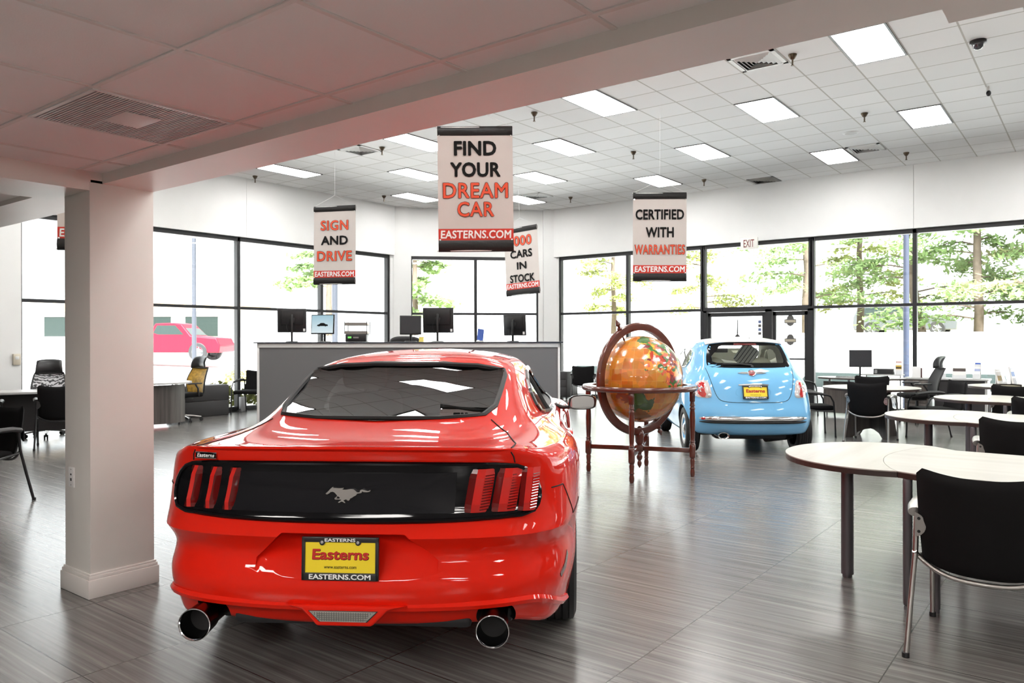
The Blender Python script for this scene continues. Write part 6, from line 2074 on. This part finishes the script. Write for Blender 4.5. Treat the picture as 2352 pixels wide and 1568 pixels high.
mb = MB(); mb.box(XR + 0.2, 18.3, -14, 14.42, -0.8, -0.02); mb.box(X0, 27, 14.42, 24, -0.8, -0.02); struct('ground_path', mb, m_pave, smooth=False)
mb = MB(); mb.box(18.3, 28.2, -25, 14.42, -0.9, -0.75); struct('ground_lot', mb, m_asph, smooth=False)
mb = MB()
mb.grid(lambda u, v: (-25 + 52 * u, 24 + 60 * v, -0.02 + 1.55 * min(1, v * 1.7)), 4, 20)
struct('ground_street', mb, m_pave, smooth=False)
mb = MB(); mb.box(28.2, 28.6, -25, 45, -0.9, 1.70); mb.box(27, 28.6, 14.42, 45, -0.9, 1.70); struct('wall_retaining', mb, m_bank, smooth=False)
mb = MB(); mb.box(28.6, 75, -40, 60, 1.3, 1.66); struct('ground_bank', mb, m_grass, smooth=False)


def leaf_mat(name, c):
    m = bpy.data.materials.new(name); m.use_nodes = True
    nt = m.node_tree; nt.nodes.clear()
    o = nt.nodes.new('ShaderNodeOutputMaterial'); mx = nt.nodes.new('ShaderNodeMixShader'); mx.inputs[0].default_value = .5
    d = nt.nodes.new('ShaderNodeBsdfDiffuse'); t_ = nt.nodes.new('ShaderNodeBsdfTranslucent')
    oi = nt.nodes.new('ShaderNodeTexCoord'); n = nt.nodes.new('ShaderNodeTexNoise'); n.inputs['Scale'].default_value = 2.2
    rp = nt.nodes.new('ShaderNodeValToRGB'); rp.color_ramp.elements[0].position = .35; rp.color_ramp.elements[1].position = .68
    rp.color_ramp.elements[0].color = (*[v * .8 for v in c], 1); rp.color_ramp.elements[1].color = (*[min(1, v * 1.5) for v in c], 1)
    nt.links.new(oi.outputs['Object'], n.inputs['Vector']); nt.links.new(n.outputs['Fac'], rp.inputs[0])
    for s in (d, t_): nt.links.new(rp.outputs[0], s.inputs['Color'])
    nt.links.new(d.outputs[0], mx.inputs[1]); nt.links.new(t_.outputs[0], mx.inputs[2]); nt.links.new(mx.outputs[0], o.inputs['Surface'])
    return m


LEAF = [leaf_mat('yellow_green_needles', (0.30, 0.34, 0.13)), leaf_mat('fresh_green_needles', (0.21, 0.30, 0.13)), leaf_mat('olive_needles', (0.29, 0.30, 0.15))]


def tree(label, x, y, z, h, r, seed, leaf=0, lean=(0, 0), boughs=26, z0=.12, spread=2.6, bark=None, dens=60, lsize=.105):
    rnd = random.Random(seed)
    t = thing('pine_tree', label, 'tree', (x, y, z), 0, 'trees beyond the windows')
    axis = [Vector((lean[0] * k / 8 + .06 * rnd.uniform(-1, 1), lean[1] * k / 8 + .06 * rnd.uniform(-1, 1), h * k / 8)) for k in range(9)]
    axis[0] = Vector((0, 0, 0))
    mb = MB(); mb.tube(axis, [r * (1 - .085 * k) for k in range(9)], 10); mb.build('trunk', bark or m_bark, t)
    bm_, lf = MB(), MB()
    for k in range(boughs):
        f = z0 + (1 - z0) * (k + rnd.random()) / boughs
        i = min(7, int(f * 8)); p0 = axis[i].lerp(axis[i + 1], f * 8 - i)
        a = rnd.uniform(0, 6.283)
        L = spread * (1.12 - .75 * f) * rnd.uniform(.6, 1.15)
        d = Vector((math.cos(a), math.sin(a), 0))
        pts = [p0 + d * (L * s) + Vector((0, 0, .10 * L * math.sin(s * 2.2) - .16 * L * s * s + .05 * rnd.uniform(-1, 1))) for s in (0, .25, .5, .75, 1)]
        bm_.tube(pts, [r * .22, r * .18, r * .13, r * .08, r * .03], 5, caps=False)
        n = int(3.2 * dens * (.5 + L / spread))
        for q in range(n):
            s = rnd.uniform(.22, 1.04) ** .8
            j = min(3, int(s * 4)); p = pts[j].lerp(pts[j + 1], min(1, s * 4 - j))
            w = .30 * L * (1.0 - .55 * abs(s - .55))
            p = p + Vector((rnd.gauss(0, w * .5), rnd.gauss(0, w * .5), rnd.gauss(-.03, .09)))
            sz = lsize * rnd.uniform(.6, 1.5)
            u = Vector((rnd.gauss(0, 1), rnd.gauss(0, 1), rnd.gauss(0, .5))).normalized() * sz
            v = u.cross(Vector((rnd.gauss(0, .5), rnd.gauss(0, .5), 1))).normalized() * sz * .45
            lf.add([p - u, p - u * .2 + v, p + u, p - u * .2 - v], [(0, 1, 2, 3)])
    bm_.build('branches', bark or m_bark, t, weld=False)
    lf.build('foliage', LEAF[leaf], t, weld=False, smooth=False)
    return t


TB = 1.66
tree('slim yellow-green pine seen through the window right of the corner column', 32.0, 18.4, TB, 8.5, .13, 1, 0, boughs=26, spread=2.0, dens=48)
tree('yellow-green tree whose trunk stands below the certified banner', 32.6, 14.1, TB, 9.0, .16, 2, 0, boughs=26, spread=2.3, dens=50)
tree('straight pine with level boughs, seen above the entrance door under the exit sign', 31.6, 9.35, TB, 10.5, .17, 3, 1, boughs=34, spread=3.1, dens=60)
tree('thin tree in the window right part above the side leaf of the entrance', 34.0, 7.9, TB, 9.0, .15, 4, 0, boughs=28, spread=2.3, dens=52)
tree('green pine with leaning trunk behind the grey lamp post', 31.2, 5.15, TB, 10, .17, 5, 1, lean=(.2, 1.4), boughs=28, spread=2.9, dens=60)
tree('drooping green pine just left of the rightmost window bar', 30.4, 3.3, TB - .3, 9, .16, 6, 1, boughs=30, z0=.06, spread=2.7, dens=66)
tree('broad pale-barked tree with bare limbs near the right picture edge', 30.6, 1.75, TB, 11, .24, 7, 2, lean=(0, -.5), boughs=30, spread=3.0, bark=m_palebark, dens=52)
tree('full green pine near the right picture edge, behind the brochures', 32.0, .35, TB, 10, .20, 8, 1, boughs=32, z0=.08, spread=3.0, dens=66)
tree('green pine at the right picture edge', 29.8, -.9, TB, 10, .2, 9, 1, boughs=30, z0=.06, spread=2.8, dens=60)
tree('faint tree behind the sign and drive banner', 31.0, 38.0, 1.2, 11, .22, 10, 1, boughs=20, spread=3.2, z0=.3, dens=36, lsize=.2)
tree('faint tree left of the far corner column', 33.0, 32.5, 1.2, 10.5, .2, 11, 1, boughs=20, spread=2.8, z0=.15, dens=36, lsize=.2)


def shrub(label, x, y, z, rx, rz, seed, c):
    rnd = random.Random(seed)
    t = thing('shrub', label, 'shrub', (x, y, z), 0, 'shrubs outside the left windows')
    mb = MB()
    for i in range(7): mb.tube([(0, 0, 0), (rx * .5 * rnd.uniform(-1, 1), rx * .4 * rnd.uniform(-1, 1), rz * .7)], [.02, .006], 5)
    mb.build('stems', m_bark, t, weld=False)
    lf = MB()
    for q in range(520):
        a, b = rnd.uniform(0, 6.283), rnd.random() ** .5
        p = Vector((rx * b * math.cos(a), rx * .7 * b * math.sin(a), rz * (.15 + .85 * rnd.random() * (1 - .5 * b * b))))
        u = Vector((rnd.gauss(0, 1), rnd.gauss(0, 1), rnd.gauss(0, 1))).normalized() * .05 * rnd.uniform(.7, 1.6)
        v = u.orthogonal().normalized() * u.length * .6
        lf.add([p - u, p + v, p + u, p - v], [(0, 1, 2, 3)])
    lf.build('foliage', c, t, weld=False, smooth=False)


m_sh1 = leaf_mat('olive_shrub_leaves', (0.16, 0.17, 0.05)); m_sh2 = leaf_mat('straw_shrub_leaves', (0.34, 0.30, 0.13))
shrub('green shrub outside the window, left of the window post by the credenza', 9.25, 15.0, -.02, .42, .62, 1, m_sh1)
shrub('green shrub outside the window, behind the chair left of the counter', 10.25, 15.0, -.02, .45, .60, 2, m_sh1)
shrub('straw-coloured shrub below the rear of the red pickup, outside the left windows', 11.6, 23.3, 0.0, .62, .60, 3, m_sh2)
shrub('straw-coloured shrub below the front wheel of the red pickup', 14.9, 22.9, 0.0, .5, .55, 4, m_sh2)


def pole(label, x, y, z, h, r, c, base=False):
    t = thing('light_pole', label, 'lamp post', (x, y, z), 0, 'light poles outside')
    mb = MB(); mb.tube([(0, 0, 0), (0, 0, h)], [r, r * .8], 14); mb.build('pole_shaft', c, t)
    mb = MB(); mb.box(-r * 2, r * 2, -r * 2, r * 2, 0, .03, .004); mb.build('base_plate', c, t)
    mb = MB(); mb.box(-.15, .45, -.12, .12, h - .02, h + .1, .02); mb.build('lamp_head', c, t)


m_pole = mat('blue_grey_pole_paint', (0.018, 0.024, 0.045), 0.5)
m_polel = mat('pale_grey_pole_paint', (0.03, 0.034, 0.045), 0.5)
pole('grey lamp post outside, behind the monitor on the far desk', 22.6, 4.10, -.75, 6.2, .085, m_pole)
pole('pale lamp post outside in front of the red pickup', 13.6, 23.4, 0, 7.5, .075, m_polel)
pole('pale post outside, right below the sign and drive banner', 17.9, 21.6, -.02, 7.5, .11, m_polel)


def parked(label, name, x, y, z, rz, body, L=4.5, W=1.78, H=1.45, cat='car', grp='parked cars outside', style='sedan'):
    """Parked vehicle seen far off: body with shaped sides, glass house, wheels."""
    t = thing(name, label, cat, (x, y, z), rz, grp)
    prof = {'sedan': [(-.5, .36), (-.49, .60), (-.36, .66), (-.22, .97), (.02, 1.0), (.14, .96), (.28, .68), (.47, .60), (.5, .40), (.49, .18), (-.49, .18)],
            'suv': [(-.5, .36), (-.495, .62), (-.46, .96), (-.30, 1.0), (.10, .99), (.24, .68), (.46, .60), (.5, .42), (.49, .17), (-.49, .17)],
            'pickup': [(-.5, .30), (-.5, .60), (-.10, .60), (-.09, .64), (-.05, .98), (.10, 1.0), (.17, .97), (.26, .66), (.47, .60), (.5, .40), (.49, .22), (-.5, .22)]}[style]
    prof = [(a * L, b * H) for a, b in prof]
    mb = MB()
    k = len(prof)
    lay = []
    for s, q in ((-1, 0), (-1, 1), (1, 1), (1, 0)):
        lay.append([(a * (1 if q else .985), s * W / 2 * (.93 if not q else 1) * (1 - (.20 * max(0, (b - .62 * H) / (.38 * H)))), b) for a, b in prof])
    # side walls with a tucked sill and tapering glass house
    A_ = [(a, -W / 2 * (1 - .22 * max(0, (b - .62 * H) / (.38 * H)) - (.05 if b < .3 * H else 0)), b) for a, b in prof]
    B_2 = [(a, -y_, b) for a, y_, b in A_]
    mb.add(A_ + B_2, [tuple(range(k))[::-1], tuple(range(k, 2 * k))] + [(i, (i + 1) % k, k + (i + 1) % k, k + i) for i in range(k)])
    o = mb.build('body', body, t, ang=30, weld=False)
    bv_ = o.modifiers.new('b', 'BEVEL'); bv_.width = .05; bv_.segments = 3; bv_.limit_method = 'ANGLE'
    gl = mat('green_tinted_car_window', (0.016, 0.024, 0.022), 0.25, spec=0.2)
    top = {'sedan': [(-.20, .92), (.10, .92), (.20, .71), (-.30, .71)], 'suv': [(-.43, .92), (.06, .92), (.17, .70), (-.46, .70)], 'pickup': [(-.03, .93), (.12, .93), (.20, .69), (-.06, .69)]}[style]
    for s in (-1, 1):
        q = MB(); pts = [(a * L, s * (W / 2 * (1 - .22 * max(0, (b - .62) / .38)) + .012), b * H) for a, b in top]
        q.add(pts + [(a, y_ - s * .03, b) for a, y_, b in pts], [(0, 1, 2, 3), (7, 6, 5, 4), (0, 4, 5, 1), (1, 5, 6, 2), (2, 6, 7, 3), (3, 7, 4, 0)])
        q.build('side_window', gl, t, smooth=False)
    wsh = {'sedan': ((.15, .94), (.27, .70)), 'suv': ((.115, .97), (.235, .70)), 'pickup': ((.172, .95), (.255, .68))}[style]
    q = MB(); (a0, b0), (a1, b1) = wsh
    q.add([(a0 * L + .012, -W * .36, b0 * H), (a0 * L + .012, W * .36, b0 * H), (a1 * L + .012, W * .44, b1 * H), (a1 * L + .012, -W * .44, b1 * H), (a0 * L - .02, -W * .36, b0 * H - .02), (a0 * L - .02, W * .36, b0 * H - .02), (a1 * L - .02, W * .44, b1 * H - .02), (a1 * L - .02, -W * .44, b1 * H - .02)],
          [(0, 1, 2, 3), (7, 6, 5, 4), (0, 4, 5, 1), (1, 5, 6, 2), (2, 6, 7, 3), (3, 7, 4, 0)]); q.build('windscreen', gl, t, smooth=False)
    wr = .40 if style == 'pickup' else .33
    for a in (-.31, .315):
        for s in (-1, 1):
            q = MB(); q.lathe([(wr * .62, -.10), (wr - .03, -.11), (wr, -.08), (wr, .08), (wr - .03, .11), (wr * .62, .10)], 28, (a * L, s * (W / 2 - .10), wr), axis='Y'); wh = q.build('tyre', m_rubber, t)
            q = MB(); q.lathe([(0, s * .09), (wr * .25, s * .10), (wr * .5, s * .06), (wr * .64, s * .10)], 24, (a * L, s * (W / 2 - .10), wr), axis='Y')
            for n in range(5):
                an = 2 * math.pi * n / 5
                q.tube([(a * L, s * (W / 2 - .005), wr), (a * L + wr * .58 * math.cos(an), s * (W / 2 - .005), wr + wr * .58 * math.sin(an))], .028, 6)
            q.build('wheel_rim', mat('grey_wheel_rim', (.09, .095, .1), .5), t, weld=False)
    return t


m_ruby = mat('crimson_truck_paint', (0.20, 0.004, 0.014), 0.5, spec=.2)
m_silver = mat('pale_silver_paint', (0.11, 0.115, 0.125), 0.35, coat=.8)
m_pw = mat('white_parked_paint', (0.72, 0.73, 0.73), 0.35, coat=.8)
parked('crimson pickup truck parked outside behind the left wood desk', 'pickup_truck', 17.75, 32.6, .58, R(-37.4 - 15), m_ruby, 5.2, 1.9, 1.66, 'truck', None, 'pickup')
parked('pale silver car far off on the street, left of the pillar', 'estate_car', 12.3, 50.4, 1.07, R(-37.4 - 15), m_silver, 4.7, 1.8, 1.5, style='suv')
parked('pale silver car on the far street, just left of the pickup', 'estate_car', 14.9, 52.8, 1.12, R(-37.4 - 15), m_pw, 4.7, 1.8, 1.5, style='suv')
parked('pale parked car seen low through the window between globe and counter', 'parked_car', 22.5, 13.3, -.75, R(180), m_pw)
parked('white parked car behind the monitor on the far desk, left one of two', 'parked_car', 21.4, 5.4, -.75, R(176), m_pw)
parked('white parked car behind the brochure stands, right one of two', 'parked_car', 21.3, 2.5, -.75, R(182), m_pw, H=1.5)
parked('pale green-tinted car behind the flyer holder at the right', 'parked_car', 21.5, -.4, -.75, R(178), m_pw, H=1.5)
parked('dark car half hidden by boughs on the bank beyond the retaining wall', 'parked_car', 41, 7.4, 1.66, R(-90), mat('dark_parked_paint', (0.06, 0.065, 0.07), .4, coat=.6), style='suv')

# far shops along the street
t = thing('shop_building', 'far shop row with a dark fascia, left of the pillar', 'building', (9.0, 68.0, 1.3), R(-37.4 - 15))
mb = MB(); mb.box(-9, 9, 0, 8, 0, 6.0); mb.build('wall', mat('pale_shop_wall', (0.62, 0.60, 0.57), .8), t, smooth=False)
mb = MB(); mb.box(-9, 9, -.5, 0, 2.9, 4.6); mb.build('fascia', mat('blue_grey_fascia', (0.022, 0.028, 0.045), .6), t, smooth=False)
mb = MB(); mb.box(-3, 3, -.56, -.5, 3.2, 4.3); mb.build('sign_board', m_pw, t, smooth=False)
for i in range(4):
    mb = MB(); mb.box(-8 + 4.2 * i, -4.8 + 4.2 * i, -.05, 0.02, .2, 2.6); mb.build('shop_window', MATS['green_tinted_car_window'], t, smooth=False)
t = thing('shop_building', 'far low building with tan roof band behind the red pickup', 'building', (30.0, 58.0, 1.3), R(-37.4 - 15))
mb = MB(); mb.box(-9, 7, 0, 7, 0, 3.0); mb.build('wall', MATS['pale_shop_wall'], t, smooth=False)
mb = MB(); mb.box(-9.2, 7.2, -.4, 7, 2.4, 3.1); mb.build('roof_band', mat('tan_roof_band', (0.45, 0.33, 0.20), .7), t, smooth=False)
for i in range(4):
    mb = MB(); mb.box(-8 + 3.6 * i, -5.5 + 3.6 * i, -.05, 0.02, .5, 2.0); mb.build('shop_window', MATS['green_tinted_car_window'], t, smooth=False)

# stickers on the entrance glass
m_stk = mat('grey_sticker_print', (0.09, 0.085, 0.08), .5)
for lab, x, z in (('round-topped dark sticker on the side door leaf, upper of two', -5.27, 1.86), ('round-topped dark sticker on the side door leaf, lower of two', -5.27, 1.45)):
    t = thing('door_sticker', lab, 'sticker', (XR + 0.064, -x, z), R(-90), 'stickers on the door glass')
    mb = MB(); mb.prism([(-.125, -.045), (-.075, -.05), (-.06, -.085), (0, -.115), (.06, -.085), (.075, -.05), (.125, -.045), (.125, .035), (.075, .045), (.065, .09), (.03, .125), (-.03, .125), (-.065, .09), (-.075, .045), (-.125, .035)], -.002, 0, 'XZ'); mb.build('sticker_shield', m_stk, t, smooth=False)
    mb = MB(); mb.box(-.11, .11, -.0035, -.002, -.03, .022); mb.build('sticker_band', mat('tan_sticker_print', (0.4, 0.36, 0.28), .5), t, smooth=False, weld=False)
t = thing('door_sticker', 'narrow column of small notices on the entrance door glass', 'sticker', (XR + 0.064, 5.93, 1.72), R(-90), 'stickers on the door glass')
for i in range(4):
    mb = MB(); mb.box(-.035, .035, -.003, 0, .10 - i * .085, .165 - i * .085); mb.build('notice', m_stk if i % 2 else mat('blue_notice', (0.12, .16, .3), .5), t, smooth=False)
